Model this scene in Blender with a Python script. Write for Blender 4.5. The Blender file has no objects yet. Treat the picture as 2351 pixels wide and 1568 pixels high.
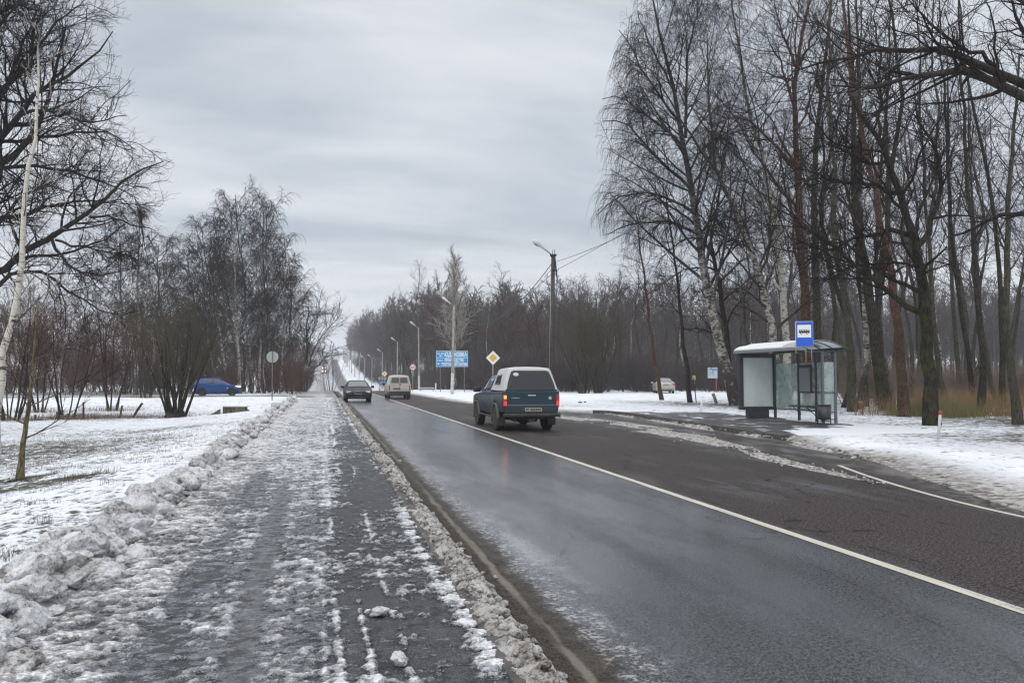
import bpy, bmesh, math, random
import numpy as np
from mathutils import Vector, Matrix
PI = math.pi
random.seed(7); RNG = np.random.default_rng(11)
scene = bpy.context.scene
COL = scene.collection
# ------------------------------------------------------------------ camera
FOC = 1829.0; CX, CY, EYE = 1175.5, 784.0, 1.6
PITCH = math.atan(83 / FOC); YAW = math.atan(430 * math.cos(PITCH) / FOC)
cam = bpy.data.cameras.new('camera'); camo = bpy.data.objects.new('camera', cam); COL.objects.link(camo)
cam.sensor_width = 36.0; cam.lens = FOC / 2351 * 36.0; cam.clip_start = 0.05; cam.clip_end = 4000
camo.location = (0, 0, EYE); camo.rotation_euler = (PI / 2 + PITCH, 0, -YAW)
scene.camera = camo
# ------------------------------------------------------------------ light
scene.view_settings.view_transform = 'Standard'; scene.view_settings.look = 'None'
scene.view_settings.exposure = 0.45; scene.view_settings.gamma = 1
scene.cycles.use_denoising = True; scene.cycles.pixel_filter_type = 'BLACKMAN_HARRIS'; scene.cycles.filter_width = 1.25
SUN_EL, SUN_AZ = math.radians(32), math.radians(-150)
sl = bpy.data.lights.new('sun', 'SUN'); sl.energy = 0.6; sl.angle = math.radians(35); sl.color = (1, .97, .93)
so = bpy.data.objects.new('sun', sl); COL.objects.link(so)
sd = Vector((math.cos(SUN_EL) * math.sin(SUN_AZ), math.cos(SUN_EL) * math.cos(SUN_AZ), math.sin(SUN_EL)))
so.rotation_euler = sd.to_track_quat('Z', 'Y').to_euler(); so.location = (0, 0, 60)

# ------------------------------------------------------------------ shader helpers
class E_:
    """a socket with arithmetic"""
    def __init__(s, nt, sock): s.nt, s.s = nt, sock
    def _m(s, op, *a, clamp=False):
        n = s.nt.nodes.new('ShaderNodeMath'); n.operation = op; n.use_clamp = clamp
        for i, v in enumerate((s,) + a):
            if isinstance(v, E_): s.nt.links.new(v.s, n.inputs[i])
            else: n.inputs[i].default_value = v
        return E_(s.nt, n.outputs[0])
    def __add__(s, o): return s._m('ADD', o)
    __radd__ = __add__
    def __sub__(s, o): return s._m('SUBTRACT', o)
    def __rsub__(s, o): return (s * -1.0) + o
    def __mul__(s, o): return s._m('MULTIPLY', o)
    __rmul__ = __mul__
    def __truediv__(s, o): return s._m('DIVIDE', o)
    def pw(s, p): return s._m('POWER', p)
    def mx(s, o): return s._m('MAXIMUM', o)
    def mn(s, o): return s._m('MINIMUM', o)
    def ab(s): return s._m('ABSOLUTE')
    def cl(s): return s._m('ADD', 0.0, clamp=True)
    def ss(s, a, b):
        n = s.nt.nodes.new('ShaderNodeMapRange'); n.interpolation_type = 'SMOOTHSTEP'
        s.nt.links.new(s.s, n.inputs[0])
        lo, hi = (a, b) if a < b else (b, a)
        n.inputs[1].default_value = lo; n.inputs[2].default_value = hi
        n.inputs[3].default_value = 0.0 if a < b else 1.0; n.inputs[4].default_value = 1.0 if a < b else 0.0
        return E_(s.nt, n.outputs[0])
    def band(s, a, b, w): return s.ss(a - w, a + w) * s.ss(b + w, b - w)

class Mat:
    def __init__(s, name):
        s.m = bpy.data.materials.new(name); s.m.use_nodes = True; s.nt = s.m.node_tree
        s.b = s.nt.nodes['Principled BSDF']
    def pos(s):
        g = s.nt.nodes.new('ShaderNodeNewGeometry'); return E_(s.nt, g.outputs['Position'])
    def obj(s):
        g = s.nt.nodes.new('ShaderNodeTexCoord'); return E_(s.nt, g.outputs['Object'])
    def nrm(s):
        g = s.nt.nodes.new('ShaderNodeNewGeometry'); return s.sep(E_(s.nt, g.outputs['Normal']))
    def attr(s, a):
        n = s.nt.nodes.new('ShaderNodeAttribute'); n.attribute_name = a; return E_(s.nt, n.outputs['Fac'])
    def rnd(s):
        n = s.nt.nodes.new('ShaderNodeObjectInfo'); return E_(s.nt, n.outputs['Random'])
    def sep(s, v):
        n = s.nt.nodes.new('ShaderNodeSeparateXYZ'); s.nt.links.new(v.s, n.inputs[0])
        return [E_(s.nt, o) for o in n.outputs]
    def sc(s, v, k):
        n = s.nt.nodes.new('ShaderNodeVectorMath'); n.operation = 'MULTIPLY'; s.nt.links.new(v.s, n.inputs[0])
        n.inputs[1].default_value = k; return E_(s.nt, n.outputs[0])
    def noise(s, v, scale, detail=4, rough=.55, dist=0.0):
        n = s.nt.nodes.new('ShaderNodeTexNoise'); s.nt.links.new(v.s, n.inputs['Vector'])
        n.inputs['Scale'].default_value = scale; n.inputs['Detail'].default_value = detail
        n.inputs['Roughness'].default_value = rough; n.inputs['Distortion'].default_value = dist
        return E_(s.nt, n.outputs['Fac'])
    def vor(s, v, scale, feat='F1', rand=1.0):
        n = s.nt.nodes.new('ShaderNodeTexVoronoi'); n.feature = feat; s.nt.links.new(v.s, n.inputs['Vector'])
        n.inputs['Scale'].default_value = scale; n.inputs['Randomness'].default_value = rand
        return E_(s.nt, n.outputs['Distance'])
    def mix(s, f, a, b):
        n = s.nt.nodes.new('ShaderNodeMix'); n.data_type = 'RGBA'
        if isinstance(f, E_): s.nt.links.new(f.s, n.inputs[0])
        else: n.inputs[0].default_value = f
        for v, i in ((a, 6), (b, 7)):
            if isinstance(v, E_): s.nt.links.new(v.s, n.inputs[i])
            else: n.inputs[i].default_value = (*v, 1)
        return E_(s.nt, n.outputs[2])
    def set(s, **k):
        for key, v in k.items():
            i = s.b.inputs[{'base': 'Base Color', 'rough': 'Roughness', 'metal': 'Metallic', 'spec': 'Specular IOR Level',
                            'emit': 'Emission Color', 'es': 'Emission Strength', 'trans': 'Transmission Weight',
                            'alpha': 'Alpha', 'coat': 'Coat Weight', 'ior': 'IOR'}[key]]
            if isinstance(v, E_): s.nt.links.new(v.s, i)
            elif isinstance(v, tuple): i.default_value = (*v, 1)
            else: i.default_value = v
        return s
    def bump(s, h, strength=.5, dist=.02):
        n = s.nt.nodes.new('ShaderNodeBump'); n.inputs['Strength'].default_value = strength
        n.inputs['Distance'].default_value = dist; s.nt.links.new(h.s, n.inputs['Height'])
        s.nt.links.new(n.outputs[0], s.b.inputs['Normal']); return s

# ------------------------------------------------------------------ sky (world)
w = bpy.data.worlds.new('World'); scene.world = w; w.use_nodes = True
wn = w.node_tree
class WM(Mat):
    def __init__(s): s.nt = wn
W = WM()
bg = wn.nodes['Background']; bg.inputs[1].default_value = 0.1
sky = wn.nodes.new('ShaderNodeTexSky'); sky.sky_type = 'NISHITA'; sky.sun_disc = False
sky.sun_elevation = SUN_EL; sky.sun_rotation = SUN_AZ; sky.dust_density = 3
tc = wn.nodes.new('ShaderNodeTexCoord'); D3 = E_(wn, tc.outputs['Generated'])
dx, dy, dz = W.sep(D3)
zz = dz.mx(0.0) + 0.10
cmb = wn.nodes.new('ShaderNodeCombineXYZ')
for i, v in enumerate((dx / zz, dy / zz)): wn.links.new(v.s, cmb.inputs[i])
P2 = E_(wn, cmb.outputs[0])
c1 = W.noise(W.sc(P2, (.42, .66, 1)), 1.0, 7, .56, .5)
c2 = W.noise(W.sc(P2, (.7, 1.5, 1)), 1.0, 5, .55, .3)
# the broad darker bank of cloud ahead, upper left of the road
bank = ((dx + 0.085) / .17).pw(2.0) + ((dz - 0.335) / .075).pw(2.0)
bank = bank.ss(1.6, 0.0)
lum = (c1.ss(.36, .64) * .62) + (c2.ss(.36, .64) * .38)
lum = (lum - bank * .42).cl()
ccol = W.mix(lum, (3.3, 3.72, 4.25), (6.3, 6.5, 6.8))
low = dz.ss(.16, .02)
ccol = W.mix(low * .55, ccol, (6.7, 6.95, 7.1))
band = dz.band(.040, .066, .014) * (c2.ss(.3, .6) * .5 + .5)
ccol = W.mix(band * .5, ccol, (4.9, 5.25, 5.8))
zen = dz.ss(.40, .85)
ccol = W.mix(zen * .9, ccol, (14.5, 14.6, 14.9))
sk = W.mix(0.93, E_(wn, sky.outputs[0]), ccol)
wn.links.new(sk.s, bg.inputs[0])

# ------------------------------------------------------------------ scene helpers
def tag(o, label=None, cat=None, group=None, kind=None):
    if label: o['label'] = label
    if cat: o['category'] = cat
    if group: o['group'] = group
    if kind: o['kind'] = kind
    return o
def thing(name, label, cat, loc=(0, 0, 0), rz=0, group=None):
    o = bpy.data.objects.new(name, None); o.empty_display_size = .2; COL.objects.link(o)
    o.location = loc; o.rotation_euler = (0, 0, rz); return tag(o, label, cat, group)
def mesh_np(name, V, F, smooth=True, attrs=None, mi=None):
    """V (n,3) ; F list of int arrays of shape (m,3) or (m,4)"""
    me = bpy.data.meshes.new(name)
    if isinstance(F, np.ndarray): F = [F]
    F = [f for f in F if len(f)]
    V = np.ascontiguousarray(V, dtype=np.float32)
    me.vertices.add(len(V)); me.vertices.foreach_set('co', V.ravel())
    loops = np.concatenate([f.ravel() for f in F]).astype(np.int32)
    tot = np.concatenate([np.full(len(f), f.shape[1], np.int32) for f in F])
    st = np.concatenate([[0], np.cumsum(tot)[:-1]]).astype(np.int32)
    me.loops.add(len(loops)); me.loops.foreach_set('vertex_index', loops)
    me.polygons.add(len(tot)); me.polygons.foreach_set('loop_start', st); me.polygons.foreach_set('loop_total', tot)
    me.polygons.foreach_set('use_smooth', np.full(len(tot), smooth, bool))
    if mi is not None: me.polygons.foreach_set('material_index', np.asarray(mi, np.int32))
    for k, a in (attrs or {}).items():
        at_ = me.attributes.new(k, 'FLOAT', 'POINT'); at_.data.foreach_set('value', np.asarray(a, np.float32).ravel())
    me.update(calc_edges=True); me.validate(); return me
def obj(name, me, mats=None, parent=None, loc=None):
    o = bpy.data.objects.new(name, me); COL.objects.link(o)
    if mats is not None:
        for m in (mats if isinstance(mats, (list, tuple)) else [mats]):
            if m.name not in me.materials: me.materials.append(m)
    if parent: o.parent = parent
    if loc: o.location = loc
    return o

class MB:
    """collects boxes, bars and tubes; build() links them as ONE mesh object"""
    def __init__(s): s.bm = bmesh.new()
    def box(s, c, d, rot=None, bev=0.0, top=None):
        r = bmesh.ops.create_cube(s.bm, size=1.0); vs = r['verts']
        for v in vs:
            k = top if (top and v.co.z > 0) else (1, 1)
            v.co = Vector((v.co.x * d[0] * k[0], v.co.y * d[1] * k[1], v.co.z * d[2]))
        if bev > 0:
            es = list({e for v in vs for e in v.link_edges})
            rr = bmesh.ops.bevel(s.bm, geom=es, offset=bev, segments=2, affect='EDGES', profile=.5)
            vs = list({v for f in rr['faces'] for v in f.verts} | {v for v in vs if v.is_valid})
        M = Matrix.Translation(c) @ (rot.to_4x4() if rot else Matrix.Identity(4))
        bmesh.ops.transform(s.bm, matrix=M, verts=vs); return s
    def tube(s, pts, rad, n=8, cap=True):
        pts = [Vector(p) for p in pts]; rad = rad if isinstance(rad, (list, tuple)) else [rad] * len(pts)
        rings = []
        ov = (pts[-1] - pts[0]).normalized(); ref = Vector((1, 0, 0)) if abs(ov.z) > .8 else Vector((0, 0, 1))
        for i, p in enumerate(pts):
            t = (pts[min(i + 1, len(pts) - 1)] - pts[max(i - 1, 0)]).normalized()
            a = t.cross(ref).normalized(); b = a.cross(t)
            rings.append([s.bm.verts.new(p + (a * math.cos(2 * PI * k / n) + b * math.sin(2 * PI * k / n)) * rad[i]) for k in range(n)])
        for r0, r1 in zip(rings, rings[1:]):
            for k in range(n):
                f = s.bm.faces.new((r0[k], r0[(k + 1) % n], r1[(k + 1) % n], r1[k])); f.smooth = True
        if cap: s.bm.faces.new(rings[0][::-1]); s.bm.faces.new(rings[-1])
        return s
    def lathe(s, prof, n=20, axis='z', c=(0, 0, 0)):
        """prof: (radius, height) list, about an axis"""
        rings = []
        for r, h in prof:
            ring = []
            for k in range(n):
                a = 2 * PI * k / n; p = (r * math.cos(a), r * math.sin(a), h)
                p = {'z': p, 'x': (p[2], p[0], p[1]), 'y': (p[0], p[2], p[1])}[axis]
                ring.append(s.bm.verts.new(Vector(p) + Vector(c)))
            rings.append(ring)
        for r0, r1 in zip(rings, rings[1:]):
            for k in range(n): f = s.bm.faces.new((r0[k], r0[(k + 1) % n], r1[(k + 1) % n], r1[k])); f.smooth = True
        s.bm.faces.new(rings[0][::-1]); s.bm.faces.new(rings[-1]); return s
    def prism(s, poly, y0, y1, plane='xz'):
        def P(u, v, w): return {'xz': (u, w, v), 'yz': (w, u, v), 'xy': (u, v, w)}[plane]
        A = [s.bm.verts.new(P(u, v, y0)) for u, v in poly]; B = [s.bm.verts.new(P(u, v, y1)) for u, v in poly]
        n = len(poly); s.bm.faces.new(A); s.bm.faces.new(B[::-1])
        for k in range(n): s.bm.faces.new((A[k], B[k], B[(k + 1) % n], A[(k + 1) % n]))
        return s
    def build(s, name, mat, parent=None, loc=None, smooth=False):
        bmesh.ops.recalc_face_normals(s.bm, faces=s.bm.faces)
        me = bpy.data.meshes.new(name); s.bm.to_mesh(me); s.bm.free()
        if smooth: me.polygons.foreach_set('use_smooth', [True] * len(me.polygons))
        return obj(name, me, mat, parent, loc)

_c, _s = math.cos, math.sin
FW = Vector((_s(YAW) * _c(PITCH), _c(YAW) * _c(PITCH), _s(PITCH)))
RT = Vector((_c(YAW), -_s(YAW), 0)); UP = RT.cross(FW)
def at(x, y, d):
    """a point at depth d metres whose bearing was measured on the photograph (2351 px wide)"""
    return Vector((0, 0, EYE)) + (FW + RT * ((x - CX) / FOC) + UP * ((CY - y) / FOC)) * d

# ------------------------------------------------------------------ numpy noise
def _hash(ix, iy, iz, seed):
    h = (ix.astype(np.int64) * 374761393 + iy.astype(np.int64) * 668265263 + iz.astype(np.int64) * 2147483647 + seed * 974711) & 0xFFFFFFFF
    h = ((h ^ (h >> 13)) * 1274126177) & 0xFFFFFFFF
    h = ((h ^ (h >> 16)) * 2246822519) & 0xFFFFFFFF
    return ((h ^ (h >> 15)) & 0xFFFFFF) / float(0xFFFFFF)
def vnoise(x, y, z=None, seed=0):
    if z is None: z = np.zeros_like(x)
    ix, iy, iz = np.floor(x), np.floor(y), np.floor(z); fx, fy, fz = x - ix, y - iy, z - iz
    u, v, t = (f * f * f * (f * (f * 6 - 15) + 10) for f in (fx, fy, fz))
    def g(a, b, c): return _hash(ix + a, iy + b, iz + c, seed)
    def pl(c):
        a = g(0, 0, c) * (1 - u) + g(1, 0, c) * u; b = g(0, 1, c) * (1 - u) + g(1, 1, c) * u
        return a * (1 - v) + b * v
    p0 = pl(0)
    if not np.any(fz): return p0
    return p0 * (1 - t) + pl(1) * t
def fbm(x, y, z=None, o=4, seed=0, g=.5):
    s, a, t = 0, 1.0, 0
    for i in range(o):
        s = s + a * vnoise(x * 2 ** i + i * 17.3, y * 2 ** i - i * 9.1, None if z is None else z * 2 ** i, seed + i); t += a; a *= g
    return s / t
def sm(x, a, b):
    t = np.clip((x - a) / (b - a), 0, 1); return t * t * (3 - 2 * t)

# ------------------------------------------------------------------ lie of the land
_ZY = [-60, 70, 100, 133, 161, 190, 230, 280, 333, 394, 461, 580, 660, 720, 1200]
_ZZ = [0, 0, -.05, -.55, -1.35, -1.75, -1.0, 1.3, 4.2, 7.3, 10.2, 14.3, 16.2, 16.4, 12]
def zr(Y):
    Y = np.asarray(Y, float); s = 0
    for d in (-14, -7, 0, 7, 14): s = s + np.interp(Y + d * np.clip((Y - 60) / 60, 0, 1), _ZY, _ZZ)
    return s / 5
def xo(Y): return np.interp(Y, [0, 100, 200, 330, 460, 600, 720, 900], [0, 0, -1.1, -2.0, -1.2, 1.0, 5, 12])
_EY = [-30, 8.0, 9.1, 11.1, 13.3, 15.5, 18.3, 23.8, 28.2, 33, 35, 40, 46, 55, 80]
_EX = [8.12, 8.12, 8.55, 9.3, 10.2, 10.8, 11.45, 11.75, 12.1, 12.35, 11.4, 9.7, 8.9, 8.3, 8.1]
def edge(Y): return np.interp(Y, _EY, _EX) + xo(Y)
PLX0, PLX1, PLY0, PLY1 = 11.5, 16.9, 18.3, 34.0
def land(X, Y):
    X = np.asarray(X, float); Y = np.asarray(Y, float)
    z = zr(Y)
    near = 1 - sm(Y, 53, 63)
    z = z - .38 * sm(-X, 2.3, 7.5) * near * sm(Y, -5, 6)
    z = z - .42 * np.exp(-((X + 6.0) / 4.0) ** 2 - ((Y - 46.5) / 2.4) ** 2)
    z = z + .10 * (1 - near) * sm(-X, 1.5, 4) * (1 - sm(Y, 66, 76))
    e = edge(Y)
    z = z + .13 * np.clip((X - e - .02) / (.88 - .68 * sm(Y, 17.2, 18.3) * (1 - sm(Y, 34, 36))), 0, 1) * (1 - sm(Y, 120, 200))
    z = z + .16 * (fbm(X * .35, Y * .35, seed=5, o=3) - .5) * sm(np.abs(X - 5), 5.5, 12) * (1 - .75 * sm(X, 3, 5) * (1 - sm(Y, 38, 50)) * (X < 18))
    z = z + .9 * (fbm(X * .03, Y * .03, seed=9, o=3) - .5) * sm(np.abs(X), 22, 60)
    # corridor sunk under the carriageway, side road and pavement
    cor = sm(X, -1.75, -1.6) * (1 - sm(X, e - .02, e + .06))
    cor = np.where(Y > 66, sm(X, 1.0 + xo(Y), 1.15 + xo(Y)) * (1 - sm(X, e - .02, e + .06)), cor)
    z = z - .09 * cor
    pl = (X > PLX0 + .1) & (X < PLX1) & (Y > PLY0 + .1) & (Y < PLY1 - .1)
    z = np.where(pl, np.minimum(z, .05), z)
    return z

def grid_mesh(name, xs, ys, fz, smooth=True, attrs=None, xyf=None):
    X, Y = np.meshgrid(xs, ys)
    if xyf: X, Y = xyf(X, Y)
    Z = fz(X, Y); ny, nx = X.shape
    V = np.stack([X, Y, Z], -1).reshape(-1, 3)
    i = (np.arange(ny - 1)[:, None] * nx + np.arange(nx - 1)[None]).ravel()
    F = np.stack([i, i + 1, i + nx + 1, i + nx], 1)
    at_ = {k: f(X, Y) for k, f in (attrs or {}).items()}
    return mesh_np(name, V, F, smooth, at_)
def geo(a, b, d0, k, dmax=1e9):
    out = [a]
    while out[-1] < b: out.append(out[-1] + min(dmax, max(d0, d0 + k * (out[-1] - a))))
    return np.array(out)
# ------------------------------------------------------------------ ground
def m_ground():
    M = Mat('snow_ground'); p = M.pos(); x, y, z = M.sep(p)
    bare = M.attr('bare'); dirt = M.attr('dirt')
    n1 = M.noise(p, 2.1, 5, .62); n2 = M.noise(M.sc(p, (1, .6, 1)), 9, 5, .7); n3 = M.noise(p, 55, 3, .7)
    fine = n2 * .5 + n3 * .32 + n1 * .28
    speck = (fine + bare * .17).ss(.618, .675)
    patch = (n1 * .25 + n2 * .40 + n3 * .35 + bare * .19).ss(.60, .70)
    g = M.mix(M.noise(p, 24, 2), (.030, .032, .016), (.085, .070, .040))
    snow = M.mix(M.noise(p, .6, 4).ss(.3, .7), (.74, .77, .83), (.84, .86, .90))
    snow = M.mix((dirt * (.45 + n2 * .9)).cl(), snow, (.30, .275, .25))
    snow = M.mix((dirt - .45).cl() * n2.ss(.42, .55), snow, (.10, .09, .08))
    col = M.mix((speck + patch).cl(), snow, g)
    M.set(base=col, rough=.62, spec=.25)
    return M.bump(n1 * .9 + n2 * .55 + n3 * .16 - (speck + patch).cl() * .35, .9, .06).m
def a_bare(X, Y):
    def blob(cx, cy, rx, ry, k=1.0): return k * np.exp(-((X - cx) / rx) ** 2 - ((Y - cy) / ry) ** 2)
    b = .30 * fbm(X * .5, Y * .5, seed=21) * (1 - .6 * sm(X, 8, 10) * (1 - sm(Y, 70, 80)))
    b = b + blob(-7.2, 24.0, 3.0, 4.2, .55) + blob(-9.5, 17.5, 3.2, 1.6, .6) + blob(-5.5, 14.6, 1.4, .7, .8) + blob(-4.2, 15.2, .55, .4, .9)
    b = b + blob(-5.3, 16.2, .4, .5, .9) + blob(-6, 31, 5, 2, .3) + blob(-9, 46, 4, 2.5, .55) + blob(-12, 43, 4, 2, .5) + blob(-3.4, 10, 1.4, 2.4, .22)
    b = b + .62 * sm(-Y, -200, -75) * sm(-X, 6, 14) * sm(Y, 74, 84)
    wood = sm(X + Y * .12, 20.5, 25) * (1 - sm(Y, 44, 52)) * sm(Y, 12, 20)
    b = b + wood * .42 + .55 * sm(Y, 88, 100) * sm(X, 18, 26)
    b = b + .28 * sm(X, 13.5, 15.5) * (1 - sm(Y, 22, 26)) + blob(17, 16, 3, 2.5, .3) + blob(17.5, 30, 2, 5, .2) + blob(21, 40, 3, 3, .3)
    b = b + blob(12.5, 40, 2.5, 2.0, .3) + blob(11.5, 46, 3, 2.0, .25)
    b = b + .3 * sm(X, 60, 90) + .3 * sm(-X, 25, 50)
    return np.clip(b, 0, 1)
def a_dirt(X, Y):
    e = edge(Y); d = X - e
    r = (1 - sm(d, .0, .55 + .9 * fbm(X * 0, Y * .5, seed=3) + .9 * (1 - sm(Y, 10, 16)))) * (X > 5) * 1.05
    l = sm(X, -3.6, -1.9) * (X < 2) * .25
    far = (1 - sm(Y, 62, 75)) * 0
    l2 = (1 - sm(1.1 + xo(Y) - X, .0, 1.4)) * (X < 4) * (Y > 66) * .8 + .5 * (1 - sm(1.1 + xo(Y) - X, 3, 9)) * (X < 4) * (Y > 76)
    side = (np.abs(Y - 70.7) < 4.4) * (X < 1) * .45
    trk = .35 * np.exp(-((X - 14.5 - .05 * (Y - 16)) / 2.2) ** 2) * (1 - sm(Y, 15, 20)) * sm(X, 12, 13)
    return np.clip(r + l + l2 + side + trk, 0, 1)
xs = np.concatenate([-geo(9, 420, .5, .06)[::-1], np.arange(-8.9, -1.3, .07), np.arange(-1.2, 7.9, .35),
                     np.arange(7.95, 13.2, .07), np.arange(13.3, 30, .22), geo(30.3, 460, .5, .06)])
ys = np.concatenate([np.arange(-40, 2, 4.), geo(2.5, 60, .05, .012), geo(60.5, 1100, .5, .02)])
gme = grid_mesh('ground', xs, np.unique(ys), land, attrs={'bare': a_bare, 'dirt': a_dirt})
tag(obj('ground', gme, m_ground()), kind='structure')

# ------------------------------------------------------------------ road
def m_road():
    M = Mat('wet_asphalt'); p = M.pos(); x0, y, z = M.sep(p); off = M.attr('xo'); ed = M.attr('edge')
    x = x0 - off
    lng = M.noise(M.sc(p, (1.0, .22, 1)), 1.0, 5, .62)            # drifts along the wheel tracks
    lng2 = M.noise(M.sc(p, (6, .5, 1)), 1.0, 3, .6)
    grit = (M.noise(p, 85, 2, .75) * .55 + M.noise(p, 34, 2, .8) * .45).ss(.38, .62) * .6 + M.noise(p, 190, 1) * .4; agg = M.vor(p, 95); spot = M.noise(p, 7, 4, .65)
    big = M.noise(p, .45, 3, .5)
    # near lane carries a film of water; the far lane is browner and drier
    nearlane = (x + (lng - .5) * 1.1).ss(4.9, 4.4) * x.ss(1.1, 1.6)
    track = x.band(2.15, 2.75, .28) + x.band(3.55, 4.05, .25)
    a = M.mix(grit.ss(.36, .66), (.004, .005, .007), (.125, .131, .142))
    a2 = M.mix(grit.ss(.36, .66), (.005, .004, .004), (.118, .100, .096))
    base = M.mix(nearlane, a2, a)
    base = M.mix((spot.ss(.5, .62) * big.ss(.48, .6) * .55).cl(), base, (.018, .018, .019))
    salt_sheen = (lng * .62 + big * .25 + lng2 * .13 + nearlane * .09 - .03).ss(.46, .66) * (1 - track.cl() * .5)
    base = M.mix(salt_sheen * .30, base, (.23, .25, .275))  # pale salt film, also lightening the near lane in place of wet sheen
    # gutter: brown slush and grit, then a broken line of snow
    wob = (M.noise(M.sc(p, (1, .9, 1)), 2.2, 4, .6) - .5) * .34
    gut = (x + wob).ss(1.72, 1.50)
    gcol = M.mix((grit * .6 + spot * .6).ss(.42, .72), (.012, .010, .008), (.085, .070, .056))
    crk = M.vor(M.sc(p, (1, .35, 1)), .62, 'DISTANCE_TO_EDGE'); crn = M.noise(p, 3.0, 3)
    base = M.mix((crk.ss(.016, .004) * crn.ss(.48, .58) * .7).cl(), base, (.010, .010, .011))
    base = M.mix(gut * .95, base, gcol)
    spk = M.noise(p, 26, 4, .7)
    rim = ((x + wob).band(1.56, 1.80, .07) * (spk * .65 + spot * .45).ss(.54, .62)).cl()
    ice = ((x + wob * 1.2).band(1.72, 1.95, .14) * (lng * .55 + spk * .3 + spot * .2).ss(.50, .62)).cl()
    base = M.mix(rim * .9, base, (.50, .49, .48)); base = M.mix(ice * .62, base, (.50, .53, .57))
    streak = ((x + wob * .35).band(1.36, 1.42, .018) * lng2.ss(.35, .6)).cl()
    base = M.mix(streak * .55, base, (.30, .27, .225))
    # far edge grime and the slush of the lay-by
    fe = (x0 - ed + wob * .8); fg = fe.ss(-.55, -.05)
    base = M.mix(fg * .75, base, M.mix(spot.ss(.4, .6), (.030, .027, .024), (.20, .19, .18)))
    bay = x.ss(8.25, 9.6)
    bs = (M.noise(M.sc(p, (1.6, .5, 1)), 1.1, 5, .62)).ss(.47, .62) * bay
    base = M.mix(bs * .42, base, (.30, .30, .305))
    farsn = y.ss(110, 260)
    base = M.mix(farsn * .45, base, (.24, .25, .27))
    M.set(base=base, coat=((nearlane * (lng.ss(.30, .58) * .55 + .45) + bay * .25) * (1 - gut) * (grit * y.ss(20, 6) * -1.0 + 1.2)).cl(), rough=(.50 - nearlane * (lng * .4 + .12) + grit * .16 + gut * .25 + salt_sheen * .02 - bay * .1), spec=(nearlane * .12 + .12))
    M.b.inputs['Coat Roughness'].default_value = .2; M.b.inputs['Coat IOR'].default_value = 1.75
    return M.bump(agg * -.5 + grit * 1.3 + gut * spot * 3.2 + rim * 2, 1.0, .007).m
def road_xy(X, Y):   # X runs 0..1 between the kerb and the outer edge
    e = edge(Y); l = 1.02 + xo(Y)
    return l + (e + .03 - l) * X, Y
rme = grid_mesh('road', np.linspace(0, 1, 40), np.concatenate([np.arange(-30, 2, 2.), geo(2, 900, .25, .006)]),
                lambda X, Y: zr(Y) + .0 + 0 * X, attrs={'xo': lambda X, Y: xo(Y), 'edge': lambda X, Y: edge(Y)}, xyf=road_xy)
tag(obj('road', rme, m_road()), kind='structure')

def m_paint():
    M = Mat('worn_road_paint'); p = M.pos(); n = M.noise(p, 60, 4, .7); l = M.noise(M.sc(p, (8, .8, 1)), 1.5, 4, .6)
    c = M.mix(M.noise(p, 2, 3), (.60, .57, .49), (.46, .43, .37))
    M.set(base=M.mix((n * .5 + l * .5).ss(.50, .66), c, (.16, .15, .14)), rough=.55); return M.bump(n, .3, .004).m
PAINT = m_paint()
def stripe(name, pts, wd):
    P = np.array(pts, float); V = []
    for i in range(len(P)):
        t = P[min(i + 1, len(P) - 1)] - P[max(i - 1, 0)]; t /= np.linalg.norm(t); n = np.array([t[1], -t[0]])
        for s in (-1, 1):
            q = P[i] + n * s * wd / 2; V.append((q[0], q[1], float(zr(q[1])) + .004))
    F = np.array([[2 * i, 2 * i + 1, 2 * i + 3, 2 * i + 2] for i in range(len(P) - 1)])
    return tag(obj(name, mesh_np(name, np.array(V), F), PAINT), kind='structure')
Y_ = geo(-20, 640, .8, .01)
stripe('centre_line', [(4.68 + float(xo(v)), v) for v in Y_], .115)
er = []
for v in np.arange(-20, 13.2, .35):
    er.append((7.84 + max(0, (v - 7.6)) ** 1.55 * .1 , v))
stripe('edge_line', er, .085)

# side road on the left
def m_side():
    M = Mat('side_road_slush'); p = M.pos(); n = M.noise(M.sc(p, (.15, 2, 1)), 1.6, 5, .6)
    M.set(base=M.mix(n.ss(.40, .6), (.05, .05, .052), (.42, .42, .43)), rough=.5); return M.bump(n, .5, .03).m
sme = grid_mesh('side_road', np.linspace(-90, 1.1, 90), np.linspace(67.6, 73.8, 14), lambda X, Y: land(np.minimum(X, -2.2), Y) + .035 - .12 * sm(X, -2, 1.0))
tag(obj('side_road', sme, m_side()), kind='structure')

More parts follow.
